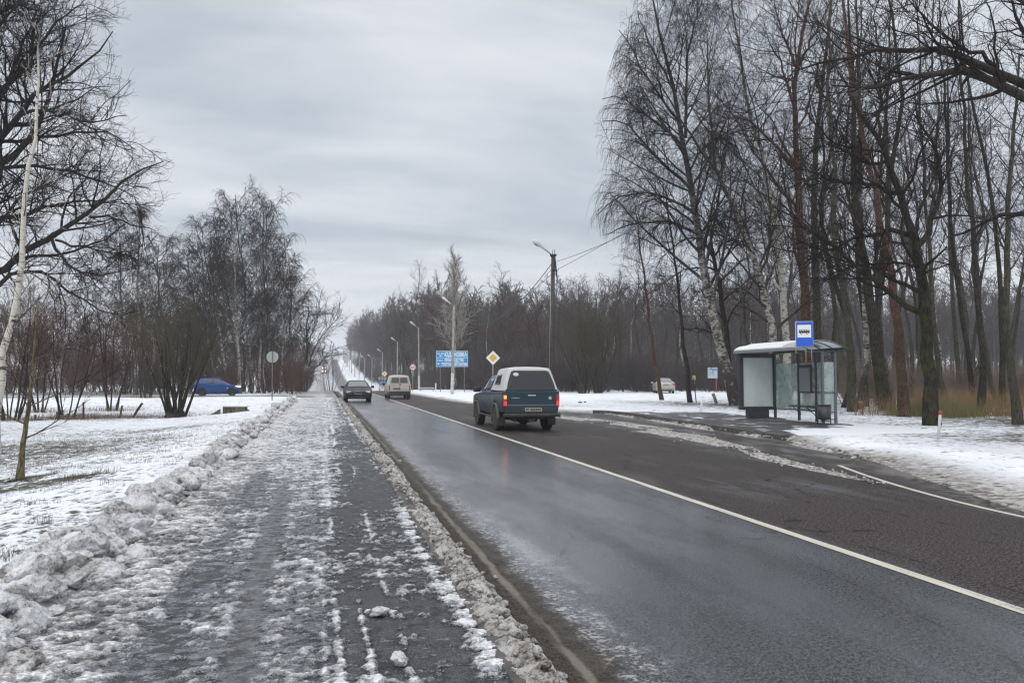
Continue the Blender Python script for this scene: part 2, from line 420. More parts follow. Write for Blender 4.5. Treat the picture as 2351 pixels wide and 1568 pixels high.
# ------------------------------------------------------------------ pavement on the left, snow and ice trodden flat
def walk_snow(X, Y):
    """0 bare asphalt .. 1 snow, with the relief that goes with it"""
    wx = X + .10 * (fbm(X * 1.5, Y * .8, seed=31) - .5)
    trn = fbm(X * 7.0, Y * 9.0, seed=32, o=5, g=.68); pat = fbm(X * 1.3, Y * .75, seed=33, o=3)
    fin = fbm(X * 20, Y * 27, seed=34, o=3); lg = fbm(X * 5, Y * .42, seed=35, o=3)
    f = .50 + .95 * (trn - .5) + .30 * (pat - .5) + .75 * (fin - .5)
    f += .10 * sm(-wx, .95, 1.25) + .16 * sm(Y, 8, 20) * (1 - sm(wx, .45, .8))
    f -= .30 * np.exp(-((wx + .93) / .13) ** 2) * (1 - sm(Y, 12, 20)) * sm(fbm(X * 0 + 3, Y * .9, seed=36), .35, .5)  # dark wheel rut
    rut = np.exp(-((wx + .46 + .012 * (Y - 5)) / .085) ** 2) * (1 - sm(Y, 9, 14))
    rgt = sm(wx - .012 * (Y - 5), -.12, .22) * (1 - .75 * sm(Y, 14, 30))
    f = f - .34 * rgt * (1 - .6 * sm(pat, .46, .62))
    for cx_, w_, k in ((.06, .032, .46), (.235, .028, .42), (.46, .022, .26), (-.02, .02, .3)):
        f = f + (k if cx_ > .1 else k * (1 - .7 * sm(Y, 8, 12))) * np.exp(-((wx - cx_ - .03 * (lg - .5) * 3) / w_) ** 2) * sm(lg + .3 * (trn - .5), .46, .6)
    f = f + .36 * sm(X, .76, .90) * sm(lg * .6 + trn * .4, .48, .58)
    f = f - .16 * rut
    return f, rut, fin, trn
def m_walk():
    M = Mat('icy_pavement'); p = M.pos(); a = M.attr('snow'); rut = M.attr('rut'); x, y, z = M.sep(p)
    hi = M.noise(M.sc(p, (1, 1.25, 1)), 38, 4, .65); gr = M.noise(p, 140, 2, .7); mid = M.noise(p, 5, 4)
    hi2 = M.noise(M.sc(p, (1, 1.2, 1)), 85, 3, .7); icn = M.noise(M.sc(p, (1, 1.5, 1)), 9, 5, .7)
    s = a + (hi - .5) * .50 + (hi2 - .5) * .50 + (gr - .5) * .30
    snow = s.ss(.47, .66); ice = (s * .5 + (icn - .5) * 1.5 + x.ss(.25, -.15) * .17 + y.ss(7, 18) * .10).ss(.24, .46)
    asp = M.mix(gr.ss(.35, .68), (.012, .013, .015), (.075, .076, .082))
    asp = M.mix(M.vor(p, 120).ss(.26, .10) * (hi.ss(.42, .6) * .8 + .12), asp, (.42, .43, .45))
    asp = M.mix((hi2 * .5 + mid * .5).ss(.50, .62) * .35, asp, (.14, .145, .155))
    fl = (hi2 * .55 + gr * .45).ss(.56, .64)
    c = M.mix(ice * .8, asp, M.mix(hi2.ss(.35, .65), (.13, .14, .16), (.27, .285, .315)))
    c = M.mix((fl * (ice * .5 + .35)).cl(), c, (.55, .56, .58))
    dirty = M.mix(mid.ss(.35, .65), (.56, .57, .60), (.36, .355, .355))
    dirty = M.mix(x.ss(-.9, -1.4) * .55, dirty, (.42, .39, .36))
    c = M.mix(snow * (1 - rut * .85), c, M.mix((hi.ss(.40, .7) * s.ss(.55, .75)).cl(), dirty, (.80, .82, .86)))
    c = M.mix(rut * .35, c, (.17, .17, .175))
    M.set(base=c, rough=(.60 - ice * .32 + snow * .25 + gr * .12).cl(), spec=(.25 + ice * .3))
    return M.bump(s.ss(.30, .85) * 1.3 + hi * .3 + gr * .12, .9, .022).m
def walk_z(X, Y):
    f, rut, fin, trn = walk_snow(X, Y)
    s = sm(f, .42, .72)
    return zr(Y) + .03 + s * (.012 + .022 * (fin - .3)) * (1 - .7 * rut) + .012 * (trn - .5) + .02 * sm(-X, 1.0, 1.5)
wx_ = np.linspace(-1.72, .98, 165); wy_ = np.concatenate([np.arange(-8, 3, .25), geo(3.0, 64.5, .016, .0042)])
wme = grid_mesh('sidewalk', wx_, wy_, walk_z, attrs={'snow': lambda X, Y: walk_snow(X, Y)[0], 'rut': lambda X, Y: walk_snow(X, Y)[1]})
tag(obj('sidewalk', wme, m_walk()), kind='structure')

# kerb stones under the slush
def m_conc(name, c0=(.30, .29, .27), c1=(.16, .155, .145), sc=3.0):
    M = Mat(name); p = M.obj(); n = M.noise(p, sc, 5, .65); f = M.noise(p, sc * 14, 3, .6)
    M.set(base=M.mix((n * .7 + f * .3).ss(.35, .66), c0, c1), rough=.85); return M.bump(f + n, .5, .01).m
CONC = m_conc('weathered_concrete')
KERB = m_conc('dark_wet_kerb', (.11, .105, .10), (.045, .043, .04))
b = MB()
for i in range(0, 62):
    b.box((1.02, 2.5 + i, .0), (.14, .99, .10), bev=.012)
tag(b.build('kerb', KERB), kind='structure')

# ------------------------------------------------------------------ heaps of cleared snow
def chunk(sub, seed, rad, flat=.8, ang=.55):
    """a broken lump of packed snow"""
    bm = bmesh.new(); bmesh.ops.create_icosphere(bm, subdivisions=sub, radius=1.0)
    V = np.array([v.co[:] for v in bm.verts]); F = np.array([[v.index for v in f.verts] for f in bm.faces]); bm.free()
    r = np.random.default_rng(seed); d = np.ones(len(V)) * 1.0
    for k in range(9):        # plane cuts give broken faces
        n = r.normal(size=3); n /= np.linalg.norm(n); c = r.uniform(.40, .86)
        h = V @ n; V = V - np.maximum(h - c, 0)[:, None] * n * .88
    x, y, z = V.T * 1.7 + r.uniform(0, 50, 3)[:, None]
    n = fbm(x, y, z, o=3, seed=seed); n2 = fbm(x * 4, y * 4, z * 4, o=3, seed=seed + 3)
    V = V * (1 + ang * (n - .5) + .34 * (n2 - .5) * (sub > 2))[:, None]
    V = V * np.array([r.uniform(.8, 1.25), r.uniform(.8, 1.25), flat * r.uniform(.8, 1.1)]) * rad
    a = r.uniform(0, 2 * PI); c, s = math.cos(a), math.sin(a)
    V[:, :2] = V[:, :2] @ np.array([[c, s], [-s, c]])
    return V, F
def m_heap(name, c0, c1, c2, sc=1.0):
    M = Mat(name); p = M.pos(); nx, ny, nz = M.nrm(); n1 = M.noise(p, 3.2 * sc, 5, .6); n2 = M.noise(p, 22 * sc, 4, .7); n3 = M.noise(p, 110, 2, .6)
    c = M.mix((n1 * .6 + n2 * .4).ss(.36, .62), c0, c1)
    c = M.mix(((n2 * .5 + n3 * .25 + n1 * .35).ss(.555, .68) * .85).cl(), c, c2)
    M.set(base=c, rough=.6, spec=.3); return M.bump(n2 + n3 * .4 + n1 * .6, .9, .045 / sc).m
HEAP = m_heap('dirty_packed_snow', (.82, .83, .86), (.42, .41, .40), (.11, .095, .08))
SLUSH = m_heap('gritty_slush', (.54, .53, .52), (.21, .19, .17), (.030, .025, .021), 2.4)
def join(parts):
    V = []; F = []; o = 0
    for v, f in parts: V.append(v); F.append(f + o); o += len(v)
    return np.concatenate(V), F
def bank_h(X, Y):
    c = -1.98 - .004 * Y; w_ = .40 + .12 * fbm(X * 0, Y * .5, seed=41)
    k = np.exp(-(np.abs(X - c) / (w_ * .82)) ** 2.4)
    n = fbm(X * 2.2, Y * 2.2, seed=42, o=4); r_ = np.abs(fbm(X * 5, Y * 5, seed=43, o=3) - .5) * 2
    h = k * (.07 + .24 * (n - .25) + .12 * r_) * (.75 + .5 * fbm(X * 0, Y * .35, seed=44))
    return zr(Y) - .02 - .38 * sm(-X, 2.3, 7.5) + h * (1 - .25 * sm(Y, 25, 50)) - .05 * (1 - k)
bank = []
bx = np.linspace(-2.75, -1.45, 100); by = geo(2.2, 61, .015, .0035)
X, Y = np.meshgrid(bx, by); Z = bank_h(X, Y); nx = len(bx)
i = (np.arange(len(by) - 1)[:, None] * nx + np.arange(nx - 1)[None]).ravel()
bank.append((np.stack([X, Y, Z], -1).reshape(-1, 3), np.stack([i, i + 1, i + nx + 1, i + nx], 1)))
rr = np.random.default_rng(5); tri = []
CH = {s: [chunk(s, 100 + s * 10 + k, 1.0, .78, .38) for k in range(14 if s < 4 else 10)] for s in (2, 3, 4)}
yv = 3.6; n_ = 0
while yv < 61:
    for _ in range(17 if yv < 14 else 9):
        s = 4 if yv < 8.5 else (3 if yv < 22 else 2)
        big = rr.random() < .15
        rad = rr.uniform(.09, .20) if big else .012 + .085 * rr.random() ** 2.2
        if yv > 25: rad *= 1.25
        X0 = rr.normal(-1.96 - .004 * yv, .19 if big else .27); Y0 = yv + rr.uniform(-.2, .2)
        X0 = min(X0, -1.50)
        V, F = CH[s][rr.integers(len(CH[s]))]
        a = rr.uniform(0, 2 * PI); c, s_ = math.cos(a), math.sin(a)
        V = V * rad; V = np.stack([V[:, 0] * c - V[:, 1] * s_, V[:, 0] * s_ + V[:, 1] * c, V[:, 2]], 1)
        z0 = float(bank_h(np.array(X0), np.array(Y0))) + rad * rr.uniform(.05, .5)
        tri.append((V + (X0, Y0, z0), F))
    yv += .15 + .012 * yv
V1, F1 = join(tri); Vq, Fq = bank[0]
me = mesh_np('snow_bank', np.concatenate([Vq, V1]), [Fq] + [f + len(Vq) for f in F1])
tag(obj('snow_bank', me, HEAP), 'long ridge of broken dirty snow lumps along the left edge of the pavement', 'snow bank', kind='stuff')

def ridge_mesh(name, cf, wf, hf, y0, y1, half, dx, d0, k, seed, lumps, lr, mat, label, cat):
    ys = geo(y0, y1, d0, k); xs = np.arange(-half, half + dx, dx)
    U, Y = np.meshgrid(xs, ys); X = cf(Y) + U
    n = fbm(X * 7, Y * 7, seed=seed, o=4, g=.6); r_ = np.abs(fbm(X * 14, Y * 14, seed=seed + 5, o=3) - .5) * 2
    kk = np.exp(-(np.abs(U) / wf(Y)) ** 2.6) * sm(Y, y0, y0 + .5) * (1 - sm(Y, y1 - 1, y1)) - .25 * (1 - sm(Y, y0, y0 + .3))
    br = sm(fbm(Y * .55, U * 2.2, seed=seed + 31, o=3) + .25 * (fbm(Y * 3, U * 5, seed=seed + 32) - .5), .36, .56) if name != 'slush_ridge' else .45 + .55 * sm(fbm(Y * .9, U * 2, seed=seed + 31), .36, .5)
    kk = np.where(kk > 0, kk * br, kk)
    Z = zr(Y) - .012 + kk * (hf(Y) * (.55 + 1.1 * (n - .3)) + .045 * r_ + .02 * (fbm(X * 30, Y * 30, seed=seed + 9, o=2) - .5))
    nx = len(xs); i = (np.arange(len(ys) - 1)[:, None] * nx + np.arange(nx - 1)[None]).ravel()
    Vq = np.stack([X, Y, Z], -1).reshape(-1, 3); Fq = np.stack([i, i + 1, i + nx + 1, i + nx], 1)
    tri = []; r = np.random.default_rng(seed)
    for _ in range(lumps):
        t = r.random() ** 1.7; yy = y0 + (y1 - y0) * t; s = 2 if yy < 12 else 1 if False else 2
        V, F = CH[2][r.integers(14)]; rad = r.uniform(*lr) * (1 + .02 * yy)
        u = r.normal(0, .62) * float(wf(np.array(yy))); xx = float(cf(np.array(yy))) + u
        zz = float(zr(yy)) + float(hf(np.array(yy))) * math.exp(-(abs(u) / float(wf(np.array(yy)))) ** 2.6) * .75 + rad * .25
        a = r.uniform(0, 6.28); c, s_ = math.cos(a), math.sin(a)
        Vr = np.stack([V[:, 0] * c - V[:, 1] * s_, V[:, 0] * s_ + V[:, 1] * c, V[:, 2]], 1) * rad
        tri.append((Vr + (xx, yy, zz), F))
    V1, F1 = join(tri)
    me = mesh_np(name, np.concatenate([Vq, V1]), [Fq] + [f + len(Vq) for f in F1])
    return tag(obj(name, me, mat), label, cat, kind='stuff')
ridge_mesh('slush_ridge', lambda Y: 1.09 + .03 * (fbm(Y * .8, Y * 0, seed=50) - .5) + 0 * Y, lambda Y: .095 + .075 * fbm(Y * .7, Y * 0 + 9, seed=51),
           lambda Y: .095 + .05 * fbm(Y * .9, Y * 0, seed=52), 2.6, 60, .26, .013, .013, .0042, 60, 1500, (.010, .034), SLUSH,
           'narrow ridge of gritty brown slush along the kerb of the pavement', 'slush')
ridge_mesh('slush_island', lambda Y: np.interp(Y, [10, 12.3, 14, 16.5, 20, 24, 29, 36], [8.1, 8.35, 8.6, 9.1, 9.6, 9.9, 9.8, 8.9]),
           lambda Y: np.interp(Y, [10, 13, 17, 24, 36], [.06, .20, .40, .75, .45]), lambda Y: np.interp(Y, [10, 14, 20, 36], [.012, .035, .035, .02]),
           10.5, 36, 1.35, .035, .035, .002, 80, 240, (.008, .026), SLUSH, 'low drift of slush left between the lane and the bus bay', 'slush')
for (px, py, r, sd_, lab) in ((870, 1408, .072, 5, 'flat broken piece of snow on the bare asphalt of the pavement'), (915, 1515, .062, 8, 'rounded white lump of snow lying nearest the camera on the pavement')):
    V, F = chunk(4, sd_, r, .72, .5); q = at(px, py, (1.6 - .05) / ((-(FW + RT * ((px - CX) / FOC) + UP * ((CY - py) / FOC)).z)))
    V = V.copy()
    if sd_ == 5:
        V[:, 2] *= .6; V[:, 0] *= 1.25; V2, F2 = chunk(3, 44, .03); parts = [(V, F), (V2 + (.09, .02, -.01), F2), (V2 * .8 + (-.07, .09, -.01), F2)]
        V, F = join(parts)
    me = mesh_np('snow_lump', V, F); M_ = m_heap('clean_lump_snow', (.74, .75, .77), (.55, .55, .56), (.28, .26, .25)) if sd_ == 8 else HEAP
    tag(obj('snow_lump', me, M_, loc=(q.x, q.y, .055)), lab, 'snow lump')

# ------------------------------------------------------------------ bus platform and its kerb
def m_plat():
    M = Mat('slushy_platform'); p = M.pos(); x, y, z = M.sep(p); n = M.noise(M.sc(p, (1, .55, 1)), 1.6, 5, .65); f = M.noise(p, 60, 3)
    e = M.attr('rim')
    s = (n * .8 + f * .2 + e * .5).ss(.53, .62)
    M.set(base=M.mix(s, M.mix(f.ss(.3, .7), (.03, .03, .032), (.085, .08, .08)), (.72, .74, .78)), rough=(.38 + s * .25)); return M.bump(s * 2 + f, .6, .02).m
pme = grid_mesh('platform', np.linspace(0, 1, 60), np.linspace(PLY0, PLY1, 130), lambda X, Y: .125 * sm(Y, 18.0, 18.9) * (1 - .9 * sm(Y, 33.3, 34.0)) + .02 * sm(fbm(X, Y, seed=70), .5, .6) + .005 + 0 * X,
                attrs={'rim': lambda X, Y: sm(X, 15.6, 16.8) + sm(Y, 31, 34) + (1 - sm(Y, 18.3, 20.6 + .5 * (X - 12))) * sm(X, 11.8, 12.6) },
                xyf=lambda X, Y: (edge(Y) + .14 + (PLX1 - edge(Y) - .14) * X, Y))
tag(obj('platform', pme, m_plat()), kind='structure')
b = MB(); v = PLY0
while v < PLY1 - .5:
    e0, e1 = float(edge(v)), float(edge(v + 1)); a = math.atan2(e0 - e1, 1)
    b.box(((e0 + e1) / 2 + .075, v + .5, .065), (.15, .985, .15), rot=Matrix.Rotation(a, 3, 'Z'), bev=.015); v += 1
tag(b.build('platform_kerb', KERB), kind='structure')
ridge_mesh('kerb_snow', lambda Y: edge(Y) - .08 + 0 * Y, lambda Y: .12 + .09 * fbm(Y * .9, Y * 0, seed=90), lambda Y: .03 + .09 * fbm(Y * .8, Y * 0, seed=91) * sm(-Y, -30, -22),
           13.5, 34, .3, .03, .03, .001, 95, 120, (.012, .04), SLUSH, 'grey slush pushed against the kerb of the bus platform', 'slush')
# ------------------------------------------------------------------ trees: grown level by level, all branches of a level at once
def _norm(v): return v / np.maximum(np.linalg.norm(v, axis=-1, keepdims=True), 1e-9)
def resample(pts, k):
    P = np.array(pts, float); d = np.concatenate([[0], np.cumsum(np.linalg.norm(np.diff(P, axis=0), axis=1))])
    t = np.linspace(0, d[-1], k); Q = np.stack([np.interp(t, d, P[:, i]) for i in range(3)], 1)
    for _ in range(2): Q[1:-1] = Q[1:-1] * .5 + (Q[:-2] + Q[2:]) * .25
    return Q
def sprout(rng, P, R, n, t0, t1, length, ang, k, trop=(0, 0, 0), wig=.1, rr=.5, taper=.2, rmin=.003, shape=None, up0=0.0, late=None):
    """n children on each parent. P (m,K,3), R (m,K). length: fraction of the parent's length"""
    m, K, _ = P.shape; L = np.linalg.norm(np.diff(P, axis=1), axis=2).sum(1)
    t = t0 + (t1 - t0) * (np.arange(n)[None] + rng.random((m, n))) / n
    f = t * (K - 1); i = np.minimum(f.astype(int), K - 2); u = (f - i)[..., None]; mi = np.arange(m)[:, None]
    A = P[mi, i] * (1 - u) + P[mi, i + 1] * u; T = _norm(P[mi, i + 1] - P[mi, i])
    r = R[mi, i] * (1 - u[..., 0]) + R[mi, i + 1] * u[..., 0]
    ref = np.where(np.abs(T[..., 2:3]) > .85, np.array([1., 0, 0]), np.array([0, 0, 1.]))
    B = _norm(np.cross(T, ref)); C = np.cross(T, B)
    az = np.arange(n)[None] * 2.4 + rng.random((m, 1)) * 6.28 + rng.normal(0, .5, (m, n))
    S = B * np.cos(az)[..., None] + C * np.sin(az)[..., None]
    a = ang * (1 + rng.normal(0, .22, (m, n)))[..., None]
    d = _norm(T * np.cos(a) + S * np.sin(a) + np.array([0, 0, up0]))
    ln = L[:, None] * length * rng.uniform(.6, 1.25, (m, n))
    if shape is not None: ln = ln * shape(t)
    st = (ln / (k - 1))[..., None]
    pts = [A]; tr = np.array(trop, float)
    for j in range(k - 1):
        g = tr if late is None else tr + np.array(late) * (j / (k - 1))
        d = _norm(d + g / (k - 1) * 3 + rng.normal(0, wig, d.shape)); pts.append(pts[-1] + d * st)
    Q = np.stack(pts, 2).reshape(m * n, k, 3)
    r0 = np.minimum(r * .82, np.maximum(r * rr, rmin)) .reshape(-1)
    Rq = np.maximum(r0[:, None] * np.linspace(1, taper, k)[None], rmin)
    return Q, Rq
def tubes(P, R, n):
    m, K, _ = P.shape
    T = _norm(np.gradient(P, axis=1)); ov = _norm(P[:, -1] - P[:, 0])
    ref = np.where(np.abs(ov[:, 2:3]) > .7, np.array([1., 0, 0]), np.array([0, 0, 1.]))[:, None]
    A = _norm(np.cross(T, np.broadcast_to(ref, T.shape))); B = np.cross(T, A)
    th = np.arange(n) * 2 * PI / n
    V = P[:, :, None] + (A[:, :, None] * np.cos(th)[:, None] + B[:, :, None] * np.sin(th)[:, None]) * R[:, :, None, None]
    b = (np.arange(m) * K * n)[:, None, None] + (np.arange(K - 1) * n)[None, :, None] + np.arange(n)[None, None]
    b2 = (np.arange(m) * K * n)[:, None, None] + (np.arange(K - 1) * n)[None, :, None] + ((np.arange(n) + 1) % n)[None, None]
    F = np.stack([b, b2, b2 + n, b + n], -1).reshape(-1, 4)
    return V.reshape(-1, 3), F
def tube_mesh(name, sets):
    V = []; F = []; o = 0; at_ = []; 
    for P, R, n in sets:
        v, f = tubes(P, R, n); V.append(v); F.append(f + o); o += len(v); at_.append(np.repeat(R.ravel(), n))
    return mesh_np(name, np.concatenate(V), np.concatenate(F), True, {'rad': np.concatenate(at_)})

SPEC = {
 'birch': [dict(n=30, t0=.22, t1=.97, length=.34, ang=.75, k=9, trop=(0, 0, .10), wig=.05, rr=.42, rmin=.012, shape=lambda t: 1.15 - .85 * t, late=(0, 0, -.10)),
           dict(n=9, t0=.18, t1=1., length=.42, ang=.6, k=6, trop=(0, 0, .02), wig=.08, rr=.5, rmin=.008, late=(0, 0, -.25)),
           dict(n=7, t0=.1, t1=1., length=.55, ang=.6, k=5, trop=(0, 0, -.18), wig=.09, rr=.6, rmin=.005, late=(0, 0, -.5)),
           dict(n=5, t0=.1, t1=1., length=.95, ang=.45, k=5, trop=(0, 0, -.45), wig=.05, rr=.7, rmin=.0032, late=(0, 0, -.9))],
 'maple': [dict(n=14, t0=.30, t1=.98, length=.42, ang=.85, k=11, trop=(0, 0, .05), wig=.13, rr=.5, rmin=.02, shape=lambda t: 1.15 - .6 * t, late=(0, 0, .08)),
           dict(n=9, t0=.2, t1=1., length=.40, ang=.75, k=8, trop=(0, 0, .04), wig=.16, rr=.5, rmin=.011),
           dict(n=8, t0=.15, t1=1., length=.42, ang=.75, k=6, trop=(0, 0, .05), wig=.18, rr=.55, rmin=.006),
           dict(n=6, t0=.15, t1=1., length=.50, ang=.7, k=4, trop=(0, 0, .05), wig=.16, rr=.6, rmin=.0035)],
 'forest': [dict(n=22, t0=.38, t1=.98, length=.22, ang=.7, k=8, trop=(0, 0, .10), wig=.09, rr=.38, rmin=.012, shape=lambda t: 1.2 - .7 * t),
            dict(n=8, t0=.2, t1=1., length=.45, ang=.65, k=5, trop=(0, 0, .05), wig=.12, rr=.5, rmin=.007),
            dict(n=6, t0=.15, t1=1., length=.5, ang=.65, k=4, trop=(0, 0, .03), wig=.12, rr=.6, rmin=.0045),
            dict(n=4, t0=.2, t1=1., length=.6, ang=.6, k=3, trop=(0, 0, .0), wig=.1, rr=.6, rmin=.0035)],
 'shrub': [dict(n=9, t0=.32, t1=.98, length=.42, ang=.5, k=7, trop=(0, 0, .06), wig=.10, rr=.5, rmin=.006, shape=lambda t: 1.2 - .6 * t),
           dict(n=7, t0=.15, t1=1., length=.45, ang=.55, k=5, trop=(0, 0, .05), wig=.12, rr=.55, rmin=.004),
           dict(n=6, t0=.15, t1=1., length=.5, ang=.6, k=4, trop=(0, 0, .04), wig=.12, rr=.6, rmin=.003)],
}
KEEP = [None]
def cut(Q, Rq):
    if KEEP[0] is None: return Q, Rq
    m = KEEP[0](Q[:, -1]) & KEEP[0](Q[:, Q.shape[1] // 2]) & KEEP[0](Q[:, -2]); return Q[m], Rq[m]
def grow(rng, P, R, spec, limbs=None, fat=1.0, dens=1.0, skip=0, upto=9):
    """returns list of (P,R,sides) for the crown. P (1,K,3)"""
    out = []; lv = [dict(s) for s in SPEC[spec]] if isinstance(spec, str) else [dict(s) for s in spec]
    cur = None
    for j, s in enumerate(lv[:upto]):
        s['rmin'] *= fat; n = max(1, int(round(s['n'] * dens)))
        s.pop('n')
        if j < skip: continue
        if cur is None: Q, Rq = sprout(rng, P, R, n, **s)
        else: Q, Rq = sprout(rng, *cur, n, **s)
        Q, Rq = cut(Q, Rq)
        sd = 6 if j == 0 else (4 if j == 1 else 3)
        out.append((Q, Rq, sd))
        if j == 0 and limbs:
            # limbs drawn from the photograph join the first level
            K = Q.shape[1]; LP = np.stack([resample(l, K) for l, r0, r1 in limbs]); LR = np.stack([np.linspace(r0, r1, K) for l, r0, r1 in limbs])
            LP[:, 1:-1] += rng.normal(0, .05, LP[:, 1:-1].shape)
            out.append((LP, LR, 7)); Q = np.concatenate([Q, LP]); Rq = np.concatenate([Rq, LR])
            # long limbs carry more side branches
            s2 = dict(lv[1]); s2['rmin'] *= fat; n2 = int(s2.pop('n') * 1.6); s2['length'] *= .75
            Q2, R2 = cut(*sprout(rng, LP, LR, n2, **s2)); out.append((Q2, R2, 4)); extra = (Q2, R2)
            cur = (Q, Rq); ex = extra; continue
        if j == 1 and limbs:
            if ex[0].shape[1] == Q.shape[1]: Q = np.concatenate([Q, ex[0]]); Rq = np.concatenate([Rq, ex[1]])
        cur = (Q, Rq)
    return out

def m_bark(name, c0, c1, moss=None, sc=1.0, rnd=0.0):
    M = Mat(name); p = M.obj(); n = M.noise(M.sc(p, (1, 1, .22)), 26 * sc, 5, .65); l = M.noise(p, 2.3, 3)
    c = M.mix(n.ss(.36, .64), c1, c0); c = M.mix(l.ss(.35, .7) * .4, c, c1)
    if moss:
        nx, ny, nz = M.nrm(); x, y, z = M.sep(p)
        c = M.mix((M.noise(p, 3.5, 5, .65).ss(.46, .62) * (nx * -.35 + .55) * z.ss(9, 0)).cl(), c, moss)
    M.set(base=c, rough=.95, spec=.05); return M.bump(n, .8, .04).m
def m_birch(name, white=(.43, .41, .37), low=3.0, hi=6.5, scar=.475, ra=.105):
    M = Mat(name); p = M.obj(); x, y, z = M.sep(p); r = M.attr('rad')
    bands = M.noise(M.sc(p, (5, 5, 26)), 1.0, 4, .7); bl = M.noise(M.sc(p, (3.2, 3.2, 4.2)), 1.0, 4, .6); f = M.noise(M.sc(p, (3, 3, 40)), 4, 2)
    dark = (bands * .55 + bl * .45).ss(scar - .02, scar + .07)
    dark = (dark + z.ss(low, low * .35) * bl.ss(.30, .48) + r.ss(ra, ra * .62) + z.ss(hi, hi + 7) * .72).cl()
    c = M.mix(f.ss(.3, .7), white, tuple(v * .72 for v in white))
    c = M.mix(dark, c, M.mix(bl, (.028, .024, .022), (.062, .052, .046)))
    M.set(base=c, rough=.75, spec=.25); return M.bump(bands + bl, .5, .02).m
def m_twig(name, c0, c1):
    M = Mat(name); r = M.rnd(); p = M.pos(); n = M.noise(p, .35, 3, .6)
    M.set(base=M.mix((n.ss(.3, .7) * .7 + r * .3).cl(), c0, c1), rough=.95, spec=.03); return M.m
BARK = m_bark('dark_grey_bark', (.070, .061, .054), (.018, .016, .014))
BARKM = m_bark('mossy_bark', (.062, .054, .046), (.016, .014, .012), (.055, .062, .022))
BARKR = m_bark('reddish_scaly_bark', (.17, .10, .078), (.035, .024, .021), (.05, .055, .02), 1.5)
BARKG = m_bark('grey_green_bark', (.105, .10, .082), (.034, .031, .026), (.065, .072, .03))
BIRCH = m_birch('birch_bark'); BIRCH2 = m_birch('birch_bark_pale', (.64, .62, .56), 1.0, 12, .52, .05)
TW = m_twig('dark_twigs', (.018, .015, .015), (.034, .028, .026))
TWR = m_twig('reddish_brown_twigs', (.060, .036, .030), (.10, .066, .050))
TWO = m_twig('olive_brown_twigs', (.055, .048, .034), (.10, .085, .060))
TWP = m_twig('pale_twigs', (.34, .31, .285), (.46, .42, .39))
TWH = m_twig('far_hazed_twigs', (.085, .072, .070), (.155, .130, .124))  # paler twig tone, some of the distance haze put into the colour
TWC = m_twig('birch_cluster_twigs', (.028, .023, .022), (.055, .045, .042))
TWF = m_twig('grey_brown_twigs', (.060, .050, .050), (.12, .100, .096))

def tree(name, label, cat, base, trunk, r0, r1, spec, bark, twig, seed, limbs=None, fat=1.0, dens=1.0, group=None, k=16, wob=.04, tex=1.0, forks=None, skip=0, flare=1.35, upto=9):
    """trunk and limbs are lists of world points; base a world point"""
    rng = np.random.default_rng(seed); base = Vector(base)
    P = resample([np.array(p) - np.array(base) for p in trunk], k)[None]
    P[0, 1:-1] += rng.normal(0, wob, (k - 2, 3)); t = np.linspace(0, 1, k)
    R = (r1 + (r0 - r1) * (1 - t) ** 1.0)[None]; R[0, 0] *= flare; R[0, 1] *= 1 + (flare - 1) * .3
    P[0, 0, 2] -= .12
    th = thing(name, label, cat, base, 0, group)
    tr = [(P, R, 12)]
    root = thing
    obj('trunk', tube_mesh('trunk', tr), bark, th)
    lm = [([np.array(q) - np.array(base) for q in l], a, b_) for l, a, b_ in limbs] if limbs else None
    crown = grow(rng, P, R, spec, lm, fat, dens, skip, upto)
    me = tube_mesh('crown', crown)
    nb = 0; nbig = [0]
    o = obj('crown', me, [twig, bark], th)
    mi = np.zeros(len(me.polygons), np.int32); c = 0
    for j, (Q, Rq, sd) in enumerate(crown):
        m = Q.shape[0] * (Q.shape[1] - 1) * sd
        if sd >= 6: mi[c:c + m] = 1
        c += m
    me.polygons.foreach_set('material_index', mi)
    return th
def pxs(pts, d, dd=0.0):
    n = len(pts); return [at(x, y, d + dd * i / max(1, n - 1)) for i, (x, y) in enumerate(pts)]
def c1(pts, d, dd=0.0): return pxs([(x * .6341 + 1338.3, y * .6341) for x, y in pts], d, dd)   # measured on the right-hand close-up
def c0(pts, d, dd=0.0): return pxs([(x * .6633, y * .6633) for x, y in pts], d, dd)            # measured on the left-hand close-up
def put(x, y, d):
    q = at(x, y, d); q.z = float(land(q.x, q.y)); return q

